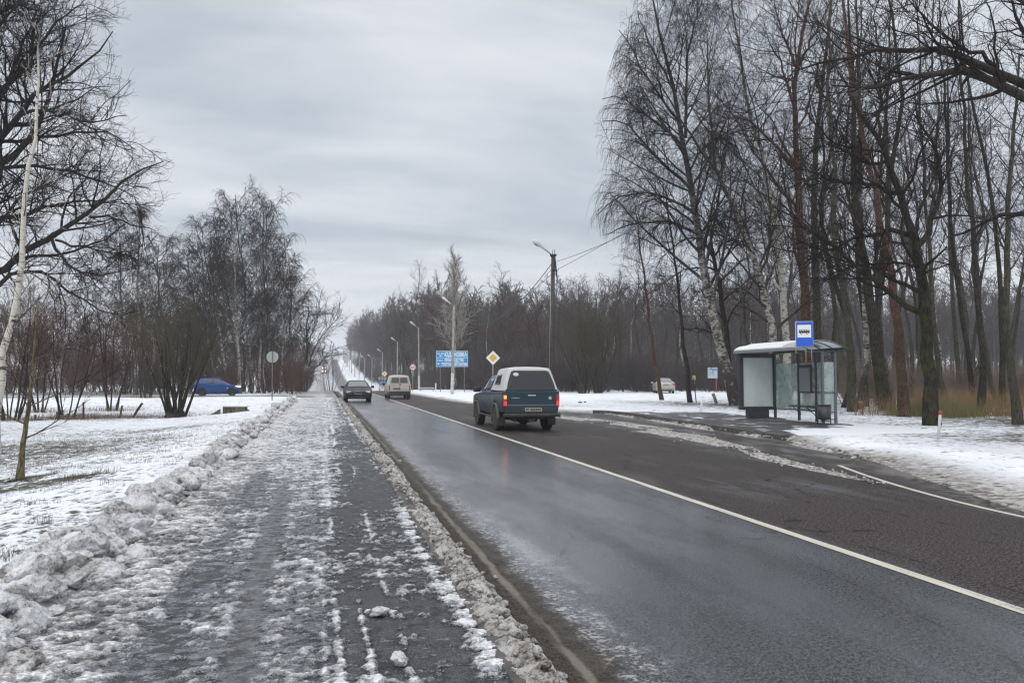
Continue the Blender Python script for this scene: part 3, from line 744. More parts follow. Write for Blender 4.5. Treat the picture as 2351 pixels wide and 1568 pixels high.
# --- right-hand side, in front of the wood
q = put(1692, 932, 42.5)
_UX = np.array([(v - 1692) / FOC * 42.5 for v in (1480, 1462, 1415, 1400, 1372, 1378, 1402, 1350, 1352, 1400, 1450, 1480)])
_UZ = np.array([(932 - v) / FOC * 42.5 for v in (-400, 0, 60, 150, 260, 330, 380, 440, 520, 560, 650, 900)])
def _ok2(p):     # natural outline of the weeping crown on its open, road side: metres from the foot against height
    return np.array(p) @ np.array(RT) > np.interp(p[..., 2], _UZ[::-1], _UX[::-1])
KEEP[0] = _ok2
tree('birch_tree', 'big leaning birch with drooping twigs and a black mossy foot, left of the bus shelter', 'tree', q,
     [q] + c1([(540, 1400), (500, 1250), (462, 1110), (440, 1000), (420, 860), (398, 700), (375, 560), (345, 400), (290, 200), (252, 0), (235, -90)], 42.5, 1),
     .29, .03, 'birch', BIRCH, TW, 1, fat=1.3, dens=1.0, limbs=[
     (c1([(422, 850), (380, 825), (310, 805), (230, 800), (160, 815), (90, 850)], 42.5, -2), .10, .02),
     (c1([(412, 780), (360, 740), (280, 690), (180, 690), (100, 725), (50, 780)], 42.5, 1), .09, .02),
     (c1([(395, 690), (350, 640), (270, 580), (190, 470), (130, 420), (70, 440)], 42.5, -2), .10, .02),
     (c1([(375, 560), (330, 480), (250, 440), (180, 370), (110, 330), (70, 360)], 42.5, 1), .09, .02),
     (c1([(350, 440), (290, 360), (230, 290), (170, 150), (130, 110)], 42.5, -1), .08, .02),
     (c1([(330, 330), (270, 220), (220, 120), (200, 40)], 42.5, 1), .07, .015),
     (c1([(372, 500), (380, 380), (372, 240), (400, 100), (420, 40)], 42.5, -1), .09, .02),
     (c1([(425, 900), (460, 830), (520, 790), (560, 800)], 42.5, 1), .06, .02),
     (c1([(385, 620), (440, 530), (500, 480), (530, 520)], 42.5, -1), .06, .02)])
KEEP[0] = None
q = put(1684, 925, 44)
tree('dark_tree', 'dark crooked tree with a fanned black crown right behind the leaning birch', 'tree', q,
     [q] + c1([(520, 1200), (498, 1060), (478, 950), (468, 900)], 44), .16, .10, 'maple', BARKM, TW, 2, dens=.7, limbs=[
     (c1([(470, 930), (430, 860), (380, 850), (320, 890), (270, 960)], 44, -1), .07, .015),
     (c1([(478, 950), (500, 880), (560, 860), (620, 900)], 44, 1), .07, .015),
     (c1([(480, 980), (400, 960), (330, 1000), (260, 1040)], 44, 1), .06, .015),
     (c1([(468, 900), (450, 800), (400, 760), (380, 780)], 44, 0), .06, .015)])
q = put(1800, 925, 40)
tree('birch_tree', 'birch with black and white trunk leaning hard to the left over the shelter roof', 'tree', q,
     [q] + c1([(712, 1380), (690, 1240), (660, 1060), (630, 970), (600, 890), (560, 790), (530, 710), (480, 610), (430, 530), (385, 470), (350, 430)], 40, -1),
     .24, .04, 'birch', BIRCH, TW, 3, dens=.62, limbs=[
     (c1([(605, 900), (560, 880), (480, 850), (420, 840)], 40, 1), .07, .02),
     (c1([(480, 610), (460, 520), (470, 400), (440, 250), (450, 130)], 40, 1), .08, .02),
     (c1([(640, 990), (680, 900), (690, 800), (660, 650), (640, 540)], 40, -1), .07, .02)])
q = put(1808, 918, 43)
tree('birch_tree', 'upright birch with a chequered white trunk directly behind the shelter roof', 'tree', q,
     [q] + c1([(738, 1300), (735, 1180), (722, 1000), (706, 860), (690, 740), (655, 590), (610, 430), (570, 260), (555, 120), (540, 20), (530, -60)], 43, 1),
     .22, .03, 'birch', BIRCH2, TW, 4, dens=.8)
q = put(1858, 930, 40)
tree('pine_tree', 'tall straight tree with a red brown scaly trunk rising behind the bus stop sign', 'tree', q,
     [q] + c1([(815, 1300), (806, 1160), (798, 950), (785, 760), (773, 580), (766, 400), (764, 250), (790, 120), (835, -10), (850, -80)], 40, 0),
     .26, .05, 'maple', BARKR, TW, 5, dens=.85, limbs=[
     (c1([(770, 600), (720, 560), (650, 460), (570, 420), (520, 410), (470, 460), (430, 520)], 40, -1.5), .09, .02),
     (c1([(767, 420), (740, 280), (690, 170), (640, 120)], 40, -1), .08, .02),
     (c1([(764, 300), (800, 180), (860, 100), (900, 0)], 40, 1), .08, .02),
     (c1([(766, 240), (740, 150), (700, 60), (690, -30)], 40, 1), .07, .02)])
q = put(1885, 925, 45)
tree('forest_tree', 'grey green trunk standing just right of the bus stop sign, behind the shelter', 'tree', q,
     [q] + c1([(850, 1250), (845, 1100), (842, 900), (835, 700), (850, 450), (880, 200), (900, 0)], 45, 1), .27, .06, 'forest', BARKG, TW, 6, dens=.9)
for i, (bx_, by_, d, pts, r, bk, lab) in enumerate([
    (1957, 940, 34, [(985, 1470), (965, 1250), (955, 1080), (915, 930), (900, 800), (905, 600), (890, 300), (900, 0)], .20, BARKG, 'brown grey trunk nearest the right end of the shelter, splayed at its foot'),
    (1972, 938, 36, [(1022, 1480), (1028, 1300), (1018, 1050), (1010, 880), (1000, 600), (995, 250), (990, -60)], .17, BIRCH, 'narrow dark footed birch, second trunk right of the shelter'),
    (2036, 935, 35, [(1090, 1440), (1055, 1200), (1040, 1060), (1005, 900), (985, 700), (975, 400), (960, 0)], .31, BARKM, 'thick mossy trunk leaning left with green patches at its foot'),
    (2050, 930, 42, [(1110, 1430), (1085, 1250), (1062, 1100), (1060, 900), (1075, 700), (1100, 400), (1120, 0)], .16, BARKG, 'slender grey trunk tucked behind the thick mossy one'),
    (2075, 967, 29.5, [(1160, 1500), (1150, 1300), (1135, 1130), (1110, 960), (1085, 850), (1062, 720), (1030, 560), (990, 380), (950, 200), (940, 0)], .22, BARKR, 'trunk with pink flaking bark above a black mossy base, left of the forked tree')]):
    q = put(bx_, by_, d)
    tree('forest_tree' if bk is not BIRCH else 'birch_tree', lab, 'tree', q, [q] + c1(pts, d, (i % 3) - 1), r * .84, .04, 'forest', bk, TW, 20 + i, dens=.55)
q = put(2140, 985, 25)
tree('forked_tree', 'near dark forked tree with long mossy limbs sweeping left, beside the red tipped marker post', 'tree', q,
     [q] + c1([(1262, 1480), (1250, 1300), (1240, 1130), (1228, 1000), (1214, 890), (1196, 860), (1180, 800), (1145, 730), (1125, 680), (1110, 600), (1080, 520), (1040, 450), (960, 330)], 25, -.5),
     .22, .05, 'maple', BARKM, TW, 8, fat=1.2, dens=.75, limbs=[
     (c1([(1214, 890), (1245, 850), (1275, 800), (1292, 720), (1302, 640), (1290, 560), (1260, 500), (1210, 440), (1200, 340)], 25, 1), .10, .02),
     (c1([(1190, 855), (1120, 840), (1050, 845), (980, 870), (900, 905), (840, 930)], 25, -1.2), .085, .02),
     (c1([(1228, 1135), (1170, 1105), (1110, 1060), (1060, 1015), (990, 970), (930, 920), (850, 840), (770, 790), (690, 750)], 25, -1.5), .10, .02),
     (c1([(1130, 700), (1080, 685), (1020, 665), (940, 665), (870, 645), (800, 600)], 25, 1), .08, .02),
     (c1([(1110, 600), (1060, 590), (1000, 570), (930, 530), (880, 520)], 25, -1), .06, .02),
     (c1([(1228, 960), (1160, 960), (1080, 950), (990, 965), (900, 990)], 25, 1.2), .05, .015),
     (c1([(1070, 510), (1090, 400), (1060, 300), (1080, 180), (1050, 60)], 25, .6), .06, .02)])
q = put(2520, 1030, 20)
tree('overhanging_tree', 'big tree rooted off the right edge whose heavy limbs arch across the top corner', 'tree', q,
     [q] + pxs([(2510, 800), (2490, 550), (2470, 330), (2440, 100), (2430, -200)], 20), .34, .12, 'maple', BARK, TW, 9, dens=.4, limbs=[
     (c1([(1790, 470), (1700, 400), (1597, 330), (1500, 285), (1430, 258), (1300, 258), (1200, 275), (1110, 300), (1000, 330), (900, 310)], 19.5, -.6), .15, .018),
     (c1([(1760, 420), (1600, 300), (1520, 260), (1440, 210), (1320, 183), (1180, 180), (1060, 186), (960, 205), (860, 225), (760, 260)], 19.5, .6), .13, .018),
     (c1([(1500, 250), (1440, 200), (1370, 160), (1300, 135), (1250, 100), (1225, 50), (1180, 0)], 19.8, -.5), .06, .015),
     (c1([(1780, 380), (1700, 250), (1620, 150), (1560, 60), (1540, -40)], 19.8, -.5), .10, .02)])
for i, (bx_, by_, d, pts, r, bk, lab) in enumerate([
    (1520, 921, 53, [(283, 1420), (262, 1320), (245, 1190), (232, 1080), (215, 960), (205, 850), (190, 760)], .15, BARKR, 'thin leaning tree in front of the pale parked saloon'),
    (1585, 931, 46, [(385, 1400), (372, 1300), (352, 1170), (345, 1040), (330, 900), (312, 780), (300, 680)], .15, BARK, 'thin dark tree beside the yellow marker plate'),
    (2250, 962, 31, [(1450, 1480), (1445, 1300), (1432, 1050), (1425, 900), (1400, 760), (1385, 560), (1370, 300), (1360, 0)], .16, BARK, 'dark straight trunk rising from the dry brown grass'),
    (2238, 940, 40, [(1410, 1400), (1380, 1180), (1350, 1000), (1325, 790), (1330, 600), (1300, 300), (1290, 0)], .15, BARK, 'dark trunk leaning left behind the dry brown grass'),
    (2338, 985, 25, [(1565, 1540), (1550, 1350), (1535, 1180), (1530, 1000), (1545, 800), (1560, 500), (1580, 200)], .16, BARKG, 'nearest trunk at the right edge, knobbly and grey green'),
    (2300, 945, 36, [(1520, 1300), (1510, 1000), (1500, 780), (1460, 620), (1420, 420), (1390, 300), (1370, 120), (1350, -60)], .15, BARKM, 'forking trunk at the far right with a long left branch'),
    (2165, 930, 42, [(1300, 1380), (1275, 1200), (1262, 1060), (1255, 900), (1230, 600), (1220, 300), (1210, 0)], .16, BIRCH, 'pale speckled trunk just right of the forked tree'),
    (2210, 915, 50, [(1360, 1350), (1340, 1100), (1330, 850), (1320, 500), (1325, 100)], .18, BARKG, 'slim grey trunk deeper in the wood right of the forked tree'),
    (1745, 905, 60, [(640, 1400), (600, 1260), (580, 1180), (590, 1090), (560, 980)], .12, BARK, 'small crooked tree left of the shelter roof'),
    (2005, 915, 55, [(1048, 1400), (1020, 1200), (1000, 1000), (1010, 700), (1000, 300), (1010, 0)], .2, BARKM, 'tall trunk in the second row right of the shelter'),]):
    q = put(bx_, by_, d)
    tree('woodland_tree' if bk is not BIRCH else 'birch_tree', lab, 'tree', q, [q] + c1(pts, d, (i % 3) - 1), r * .85, .03, 'forest', bk, TW, 40 + i, dens=.6 if i > 1 else .75)

# --- left-hand side
q = put(-110, 975, 30)
_OX = np.array([(v + 110) / FOC * 30 for v in (150, 225, 262, 285, 300, 330, 385, 365, 300, 330, 300)])
_OZ = np.array([(975 - v) / FOC * 30 for v in (-400, 0, 60, 150, 230, 300, 370, 420, 470, 600, 760)])
def _ok(p):      # outline of the oak's crown on its road side: metres from the foot against height
    return np.array(p) @ np.array(RT) < np.interp(p[..., 2], _OZ[::-1], _OX[::-1])
KEEP[0] = _ok
tree('oak_tree', 'great dark oak rooted off the left edge, its crooked limbs filling the upper left corner', 'tree', q,
     [q] + pxs([(-105, 800), (-95, 620), (-70, 450), (-50, 250), (-30, 50), (-20, -200)], 30), .42, .16, 'maple', BARK, TW, 10, fat=1.25, dens=.98, limbs=[
     (c0([(-140, 1000), (0, 950), (100, 870), (180, 790), (250, 775), (310, 752), (370, 705), (400, 640), (430, 590), (480, 560), (530, 570), (565, 560)], 29.5, -1), .16, .018),
     (c0([(180, 830), (205, 880), (225, 915), (265, 942), (330, 948), (400, 955), (440, 935)], 29, -1), .06, .015),
     (c0([(190, 830), (250, 855), (330, 860), (400, 875), (470, 880)], 29, 1), .05, .013),
     (c0([(310, 752), (360, 740), (420, 755), (480, 790), (540, 800)], 29, 1), .05, .013),
     (c0([(-130, 800), (-40, 760), (60, 750), (150, 725), (240, 685), (300, 700), (370, 700), (430, 690)], 30.5, 1.5), .11, .015),
     (c0([(-120, 600), (0, 500), (60, 430), (95, 350), (110, 300), (200, 300), (280, 240), (360, 170), (390, 110)], 30, -1.5), .15, .018),
     (c0([(70, 400), (150, 370), (230, 395), (310, 420), (380, 420), (440, 400)], 29.5, -1), .06, .013),
     (c0([(-120, 640), (0, 570), (110, 570), (200, 580), (290, 600), (360, 625), (430, 650), (480, 690)], 30.5, 1), .10, .015),
     (c0([(-110, 520), (0, 490), (100, 490), (180, 480), (260, 450), (340, 440), (420, 470), (470, 520)], 31, 1.5), .09, .015),
     (c0([(-120, 380), (0, 310), (60, 290), (110, 200), (140, 120), (220, 60), (270, 20)], 30, 1), .12, .018),
     (c0([(100, 250), (110, 150), (125, 60), (110, -40)], 30, 1), .08, .02),
     (c0([(-120, 200), (-20, 100), (40, 40), (80, -40)], 29, -1), .10, .02),
     (c0([(-100, 1060), (40, 950), (120, 910), (190, 960), (240, 1000), (290, 1050), (350, 1072), (400, 1090)], 29, 1), .10, .015),
     (c0([(-100, 900), (-20, 800), (60, 690), (130, 640), (200, 650)], 29, -2), .10, .015)])
KEEP[0] = None
q = at(-14, 935, 15); q.z = float(land(q.x, q.y))
tree('birch_tree', 'slim white birch leaning to the right across the left edge of the view', 'tree', q,
     [q] + c0([(0, 1300), (20, 1200), (50, 1060), (72, 930), (88, 830), (103, 700), (112, 600), (120, 450), (122, 330), (128, 200), (150, 60)], 15, .5),
     .085, .012, [dict(SPEC['birch'][0], n=13, length=.16, t0=.3, rr=.3, rmin=.006), dict(SPEC['birch'][1], n=5, rmin=.004, late=(0, 0, -.05)), dict(SPEC['birch'][2], n=4, rmin=.003, trop=(0, 0, 0), late=(0, 0, 0))], m_birch('slim_birch_bark', (.60, .57, .50), .5, 9, .545, .022), TWP, 11)
q = put(46, 1068, 14.4)
tree('sapling', 'young sapling with a thin greenish trunk standing alone in the snowy meadow', 'tree', q,
     [q] + c0([(78, 1540), (95, 1450), (105, 1350), (115, 1260), (122, 1170), (125, 1100), (130, 1040)], 14.4), .055, .008,
     [dict(SPEC['shrub'][0], n=15, length=.36, ang=.95, t0=.22, rr=.4, rmin=.005), dict(SPEC['shrub'][1], n=6, rmin=.0032), dict(SPEC['shrub'][2], n=4, rmin=.0024)], m_bark('greenish_sapling_bark', (.20, .18, .10), (.07, .055, .035)), TW, 12, wob=.004, flare=1.7)

def bush(name, label, x, y, d, h, spread, ns, bark, twig, seed, dens=1.0, fat=1.0, group=None, r=.05, lean=(0, 0)):
    rng = np.random.default_rng(seed); q = put(x, y, d); th = thing(name, label, 'bush' if 'tree' not in name else 'tree', q, 0, group)
    P = []; R = []
    for i in range(ns):
        a = 2 * PI * i / ns + rng.uniform(-.4, .4); o = rng.uniform(.1, .55) * h / 8; k = 12; pts = []
        p = np.array([math.cos(a) * o, math.sin(a) * o, -.1]); sp = spread * rng.uniform(.3, 1.1)
        dv = _norm(np.array([math.cos(a) * sp * .75 + lean[0], math.sin(a) * sp * .75 + lean[1], 1.0])); L = h * rng.uniform(.75, 1.08)
        for j in range(k): pts.append(p.copy()); p = p + dv * L / (k - 1); dv = _norm(dv + np.array([0, 0, .03]) + rng.normal(0, .06, 3))
        P.append(pts); R.append(np.linspace(r * rng.uniform(.7, 1.2), .012, k))
    P = np.array(P); R = np.array(R)
    obj('stems', tube_mesh('stems', [(P, R, 7)]), bark, th)
    obj('twigs', tube_mesh('twigs', grow(rng, P, R, 'shrub', None, fat, dens)), twig, th); return th
bush('willow_bush', 'many stemmed willow fanning out from a dark clump in front of the blue hatchback', 405, 932, 44, 6.0, .42, 15, BARKM, TWO, 60, .8, 1.2, r=.08)
b = MB().lathe([(.62, -.2), (.58, .15), (.42, .42), (.2, .55)], 14)
for v in b.bm.verts: v.co *= 1 + random.uniform(-.18, .18)
q = put(405, 934, 44); tag(b.build('root_clump', BARK, loc=q, smooth=True), 'low black root clump at the foot of the many stemmed willow', 'stump')
for i, (x, y, d, h, sp, ns, tw, lab) in enumerate([
    (22, 946, 37, 6.0, .5, 8, TWR, 'dark stemmed shrub at the left edge under the oak'),
    (150, 941, 39, 5.6, .5, 6, TWR, 'reddish shrub with two black stems between the sapling and the short stakes'),
    (255, 925, 48, 6.5, .55, 6, TWR, 'rusty brown shrub left of the big willow'),
    (92, 930, 45, 6.0, .55, 6, TWR, 'rusty shrub behind the sapling'),
    (335, 915, 60, 7.0, .5, 8, TWO, 'olive shrub close behind the left side of the big willow'),
    (465, 908, 82, 8.5, .5, 9, TWR, 'brown shrub rising behind the blue hatchback'),
    (760, 880, 140, 7.0, .5, 6, TWF, 'thin shrub at the left verge of the far road')]):
    bush('shrub', lab, x, y, d, h, sp, ns, BARK, tw, 62 + i, .95, 1.25, r=.05)
for i, (x, y, d, h, lab) in enumerate([(1341, 906, 77, 7.6, 'wide dark olive tree with two short trunks, left of the pair behind the pickup'),
                                       (1372, 906, 76, 6.6, 'wide dark olive tree, right one of the pair beside the snowy plain')]):
    bush('bushy_tree', lab, x, y, d, h, .55, 9, BARKM, TWO, 80 + i, 1.1, 1.5, r=.12)

# --- groups of birches on the left, beyond the side road
def ptree(name, lab, x, yb, yt, d, dxt, r, spec, bark, twig, seed, **k):
    q = put(x, yb, d); s = FOC / d; top = at(x + dxt, yt, d); n = 6; rg = np.random.default_rng(seed)
    pts = [q + (top - q) * (i / n) + Vector((rg.normal(0, .15), rg.normal(0, .15), 0)) * (0 < i < n) + Vector((0, 0, 0)) for i in range(n + 1)]
    return tree(name, lab, 'tree', q, pts, r, .03, spec, bark, twig, seed, **k)
LB = [(551, 905, 462, 84, -25, .17, 'white trunked birch, tallest on the left of the cluster by the road'),
      (578, 905, 446, 86, -38, .15, 'leaning birch, second in the cluster by the road'),
      (592, 903, 462, 88, 20, .15, 'birch with a bright white trunk in the middle of the cluster'),
      (618, 905, 478, 90, -12, .14, 'birch with a forked dark top in the cluster'),
      (646, 903, 560, 92, 8, .16, 'speckled birch behind the grey back of the round road sign'),
      (668, 902, 600, 96, -5, .15, 'last tall birch of the cluster, nearest the road'),
      (524, 905, 520, 80, -60, .14, 'birch leaning left over the blue hatchback'),
      (498, 906, 555, 82, -45, .14, 'low weeping birch at the left end of the cluster'),
      (478, 906, 585, 88, -50, .13, 'smallest weeping birch at the far left of the cluster'),
      (560, 904, 500, 95, -70, .15, 'thin birch behind the blue hatchback with its top to the left')]
for i, (x, yb, yt, d, dxt, r, lab) in enumerate(LB):
    ptree('birch_tree', lab, x, yb, yt, d, dxt, r, 'birch', BIRCH2 if i in (0, 2, 4) else BIRCH, TWC, 100 + i, dens=.74, fat=2.2)
for i, (x, yb, yt, d, dxt, r, lab) in enumerate([(312, 905, 480, 74, 10, .2, 'tall dark birch behind the oak branches, left of the gap in the trees'),
                                                 (345, 905, 560, 78, 20, .16, 'shorter dark birch beside the tall one left of the gap'),
                                                 (285, 905, 520, 80, -10, .16, 'dark birch half hidden by the oak twigs')]):
    ptree('birch_tree', lab, x, yb, yt, d, dxt, r, 'birch', BIRCH, TWC, 120 + i, dens=.78, fat=2.2)
ptree('leaning_tree', 'tree whose bare branches reach out to the right over the far road', 700, 900, 690, 100, 10, .16, 'maple', BARK, TW, 130, dens=.6, fat=2.2,
      limbs=[(pxs([(702, 870), (718, 800), (740, 770), (765, 745), (782, 722)], 99, -2), .09, .02), (pxs([(702, 880), (722, 845), (745, 825), (772, 800)], 99, -1), .07, .02),
             (pxs([(702, 850), (712, 780), (722, 740), (735, 705)], 100, 1), .07, .02)])
ptree('pale_birch', 'slender pale birch standing above the wood behind the second lamp post', 1042, 890, 590, 100, 2, .17,
      [dict(SPEC['birch'][0], n=46, ang=.5, length=.26, rr=.35, rmin=.03, wig=.03, late=(0, 0, .05)), dict(SPEC['birch'][1], n=9, rmin=.02, late=(0, 0, .08)), dict(SPEC['birch'][2], n=6, rmin=.014, trop=(0, 0, .02), late=(0, 0, 0))],
      BIRCH2, TWP, 131)

# --- templates for the woods: each copy is a tree of its own that shares its mesh
def template(kind, h, r, spec, bark, twig, seed, dens, fat, lean=0.0, upto=9):
    rng = np.random.default_rng(seed); k = 12; P = np.zeros((1, k, 3)); P[0, :, 2] = np.linspace(-.4, h, k)
    P[0, :, :2] += np.cumsum(rng.normal(0, .012 * h, (k, 2)), 0); P[0, :, 0] += lean * np.linspace(0, 1, k) ** 1.5 * h
    R = np.linspace(r, .03, k)[None].copy(); R[0, 0] *= 1.2
    a = tube_mesh('trunk', [(P, R, 8)]); c = tube_mesh('crown', grow(rng, P, R, spec, None, fat, dens, 0, upto))
    a.materials.append(bark); c.materials.append(twig); return kind, a, c
T = {
 'birch_a': template('birch_tree', 19, .15, 'birch', BIRCH2, TWF, 201, .55, 2.6, .05, 4),
 'birch_b': template('birch_tree', 21, .16, 'birch', BIRCH, TW, 202, .55, 2.6, -.08, 4),
 'for_a': template('forest_tree', 20, .17, 'forest', BARKG, TWF, 203, .62, 1.7, .02),
 'for_b': template('forest_tree', 22, .19, 'forest', BARK, TW, 204, .62, 1.7, -.05),
 'for_c': template('forest_tree', 18, .14, 'forest', BARKG, TWF, 205, .62, 1.7, .08),
 'map_a': template('forest_tree', 16, .2, 'maple', BARK, TWF, 206, .62, 2.6, .0),
 'map_b': template('forest_tree', 14, .18, 'maple', BARK, TWR, 207, .62, 2.8, .05),
}
cnt = [0]; T_H = dict(birch_a=19, birch_b=21, for_a=21, for_b=23, for_c=19, map_a=18, map_b=16)
def plant(key, x, y, sc_, label, group, rz=None, cat='tree'):
    kind, a, c = T[key]; z = float(land(x, y))
    o = thing(kind, label, cat, (x, y, z), RNG.uniform(0, 6.28) if rz is None else rz, group); o.scale = (sc_, sc_, sc_ * RNG.uniform(.92, 1.1))
    for nm, me in (('trunk', a), ('crown', c)):
        ch = bpy.data.objects.new(nm, me); COL.objects.link(ch); ch.parent = o
    cnt[0] += 1; return o
def scatter(n, fx, keys, label, group, smin=.8, smax=1.15, dmin=2.0, slope=0):
    pts = []; tries = 0
    while len(pts) < n and tries < n * 60:
        tries += 1; x, y = fx()
        if all((x - a) ** 2 + (y - b_) ** 2 > dmin ** 2 for a, b_ in pts): pts.append((x, y))
    for x, y in pts:
        sc_ = RNG.uniform(smin, smax); key = keys[RNG.integers(len(keys))]
        if slope: sc_ *= (1.6 + slope * math.hypot(x, y)) / T_H[key]
        plant(key, x, y, sc_, label, group)
U = RNG.uniform
# right-hand wood behind the shelter (its edge runs obliquely away from the road)
def fr():
    t = U(0, 1) ** .8; d = 33 + 62 * t; x = U(1900, 2560) if d < 60 else U(1680, 2500)
    q = at(x, 900, d); return q.x, q.y
scatter(56, fr, ['for_a', 'for_b', 'for_c', 'for_a', 'for_c', 'for_b'], 'bare trunk of the wood behind the bus shelter', 'trees of the wood behind the bus shelter', .8, 1.12, 1.7)
def fr2():
    d = U(84, 135); q = at(U(1290, 2000), 900, d); return q.x, q.y
scatter(58, fr2, ['for_a', 'for_b', 'for_c', 'birch_a', 'for_a', 'map_a'], 'bare grey tree at the far edge of the snowy plain', 'trees beyond the snowy plain', .86, 1.0, 2.5, .128)
def fr3():
    d = U(98, 190); q = at(U(900, 1330), 900, d); return (q.x, q.y) if q.x > 17 else (17 + U(0, 6), q.y)
scatter(74, fr3, ['map_a', 'map_b', 'for_a', 'for_c', 'birch_a', 'for_b'], 'bare brown tree of the wood behind the road signs', 'trees of the wood behind the road signs', .84, .98, 2.8, .108)
def fr4():
    y = U(140, 420); return 16.5 + xo(y) + abs(RNG.normal(0, 9)), y
scatter(62, fr4, ['map_a', 'for_a', 'for_c', 'for_b'], 'hazy tree of the row climbing the hill beside the lamp posts', 'trees along the right of the climbing road', .85, 1.15, 4.0)
def fl():
    y = U(86, 300); return xo(y) - 3.0 - abs(RNG.normal(0, 6)) - (y < 110) * 3, y
scatter(56, fl, ['map_a', 'map_b', 'for_a', 'birch_b'], 'tree of the dark row along the left verge of the road', 'trees along the left verge of the road', .42, .72, 2.6)
def fl2():
    d = U(84, 135); q = at(U(-60, 640), 900, d); return q.x, q.y
scatter(46, fl2, ['map_b', 'map_a', 'for_c', 'birch_b', 'map_b'], 'reddish brown tree of the thicket beyond the side road', 'trees beyond the side road', .42, .72, 3.2)

# far woods that read as one mass
def far_wood(name, label, fpos, n, h0, h1, twig, seed, nt=5):
    rng = np.random.default_rng(seed); base = []
    for i in range(nt):
        k = 6; P = np.zeros((1, k, 3)); P[0, :, 2] = np.linspace(0, 1, k) * 18; R = np.linspace(.16, .05, k)[None]
        sp = [dict(SPEC['forest'][0], n=16, t0=.28, k=4, length=.26, rmin=.05), dict(SPEC['forest'][1], n=6, k=3, rmin=.045), dict(SPEC['forest'][2], n=5, k=3, rmin=.035)]
        sets = [(P, R, 4)] + [(a, b_, 3) for a, b_, _ in grow(rng, P, R, sp)]
        V = []; F = []; o = 0
        for a, b_, s_ in sets:
            v, f = tubes(a, b_, s_); V.append(v); F.append(f + o); o += len(v)
        base.append((np.concatenate(V), np.concatenate(F)))
    parts = []; 
    for i in range(n):
        V, F = base[rng.integers(nt)]; x, y = fpos(rng); s_ = rng.uniform(h0, h1) / 18; a = rng.uniform(0, 6.28); c, s = math.cos(a), math.sin(a)
        W_ = np.stack([V[:, 0] * c - V[:, 1] * s, V[:, 0] * s + V[:, 1] * c, V[:, 2]], 1) * s_
        parts.append(((W_ + (x, y, float(land(x, y)) - .3)).astype(np.float32), F))
    V, F = join(parts); return tag(obj(name, mesh_np(name, V, F), twig), label, 'wood', kind='stuff')
def fw1(r):
    y = r.uniform(210, 720); return 17 + xo(y) + r.uniform(0, 1) ** 1.5 * 120, y
far_wood('far_wood', 'bluish wood climbing the distant hill right of the road', fw1, 380, 17, 23, TWF, 301)
def fw2(r):
    y = r.uniform(300, 720); return xo(y) - 5 - r.uniform(0, 1) ** 1.5 * 60, y
far_wood('far_trees', 'distant mass of trees on the hill left of the road', fw2, 90, 7, 12, TWF, 302)
def fw3(r):
    d = r.uniform(150, 215); q = at(r.uniform(890, 2700), 900, d); return q.x, q.y
far_wood('background_wood', 'dense grey wood far behind the snowy plain', fw3, 430, 17, 21, TWH, 303)
def fw4(r):
    d = r.uniform(120, 220); q = at(r.uniform(-300, 660), 900, d); return q.x, q.y
far_wood('background_thicket', 'brown thicket far beyond the side road on the left', fw4, 120, 8, 13, TWR, 304)
TWB = m_twig('pale_brown_brush', (.13, .10, .08), (.22, .18, .15))
def undergrowth(name, label, fpos, n, h0, h1, twig, seed):
    rng = np.random.default_rng(seed); base = []
    for i in range(5):
        P = []; R = []
        for s in range(7):
            k = 5; a = rng.uniform(0, 6.28); p = np.array([rng.normal(0, .15), rng.normal(0, .15), 0]); d = _norm(np.array([math.cos(a) * .45, math.sin(a) * .45, 1])); pts = []
            for j in range(k): pts.append(p.copy()); p = p + d * .25; d = _norm(d + rng.normal(0, .12, 3))
            P.append(pts); R.append(np.linspace(.012, .004, k))
        P = np.array(P); R = np.array(R)
        sets = [(P, R, 3)] + [(a, b_, 3) for a, b_, _ in grow(rng, P, R, [dict(SPEC['shrub'][1], n=6, k=4, length=.6, rmin=.005), dict(SPEC['shrub'][2], n=5, k=3, rmin=.004)])]
        V = []; F = []; o = 0
        for a, b_, s_ in sets: v, f = tubes(a, b_, s_); V.append(v); F.append(f + o); o += len(v)
        base.append((np.concatenate(V), np.concatenate(F)))
    parts = []
    for i in range(n):
        V, F = base[rng.integers(5)]; x, y = fpos(rng); s_ = rng.uniform(h0, h1); a = rng.uniform(0, 6.28); c, s = math.cos(a), math.sin(a)
        W_ = np.stack([V[:, 0] * c - V[:, 1] * s, V[:, 0] * s + V[:, 1] * c, V[:, 2]], 1) * s_
        parts.append(((W_ + (x, y, float(land(x, y)) - .05)).astype(np.float32), F))
    V, F = join(parts); return tag(obj(name, mesh_np(name, V, F), twig), label, 'undergrowth', kind='stuff')
def ug1(r):
    d = r.uniform(40, 90) ; q = at(r.uniform(1930, 2600), 900, d); return q.x, q.y
undergrowth('undergrowth', 'brown twiggy undergrowth between the trunks of the right wood', ug1, 210, .6, 2.0, TWB, 311)
def ug2(r):
    d = r.uniform(80, 120); q = at(r.uniform(940, 1950), 900, d); return (q.x if q.x > 17 else 17 + r.uniform(0, 8)), q.y
undergrowth('brushwood', 'dark brush along the foot of the wood across the snowy plain', ug2, 420, 1.2, 3.6, TWF, 312)
def ug3(r):
    d = r.uniform(76, 110); q = at(r.uniform(-60, 690), 900, d); return q.x, q.y
def ug4(r):
    y = r.uniform(112, 420); return 15.5 + xo(y) + abs(r.normal(0, 5)), y
def ug5(r):
    y = r.uniform(90, 420); return xo(y) - 2.6 - abs(r.normal(0, 3.2)), y
undergrowth('verge_brush', 'scrubby brush along the left verge of the climbing road', ug5, 170, .8, 2.8, TWF, 315)
undergrowth('roadside_brush', 'low dark brush at the foot of the trees beside the lamp posts on the hill', ug4, 230, 1.2, 3.4, TWF, 314)
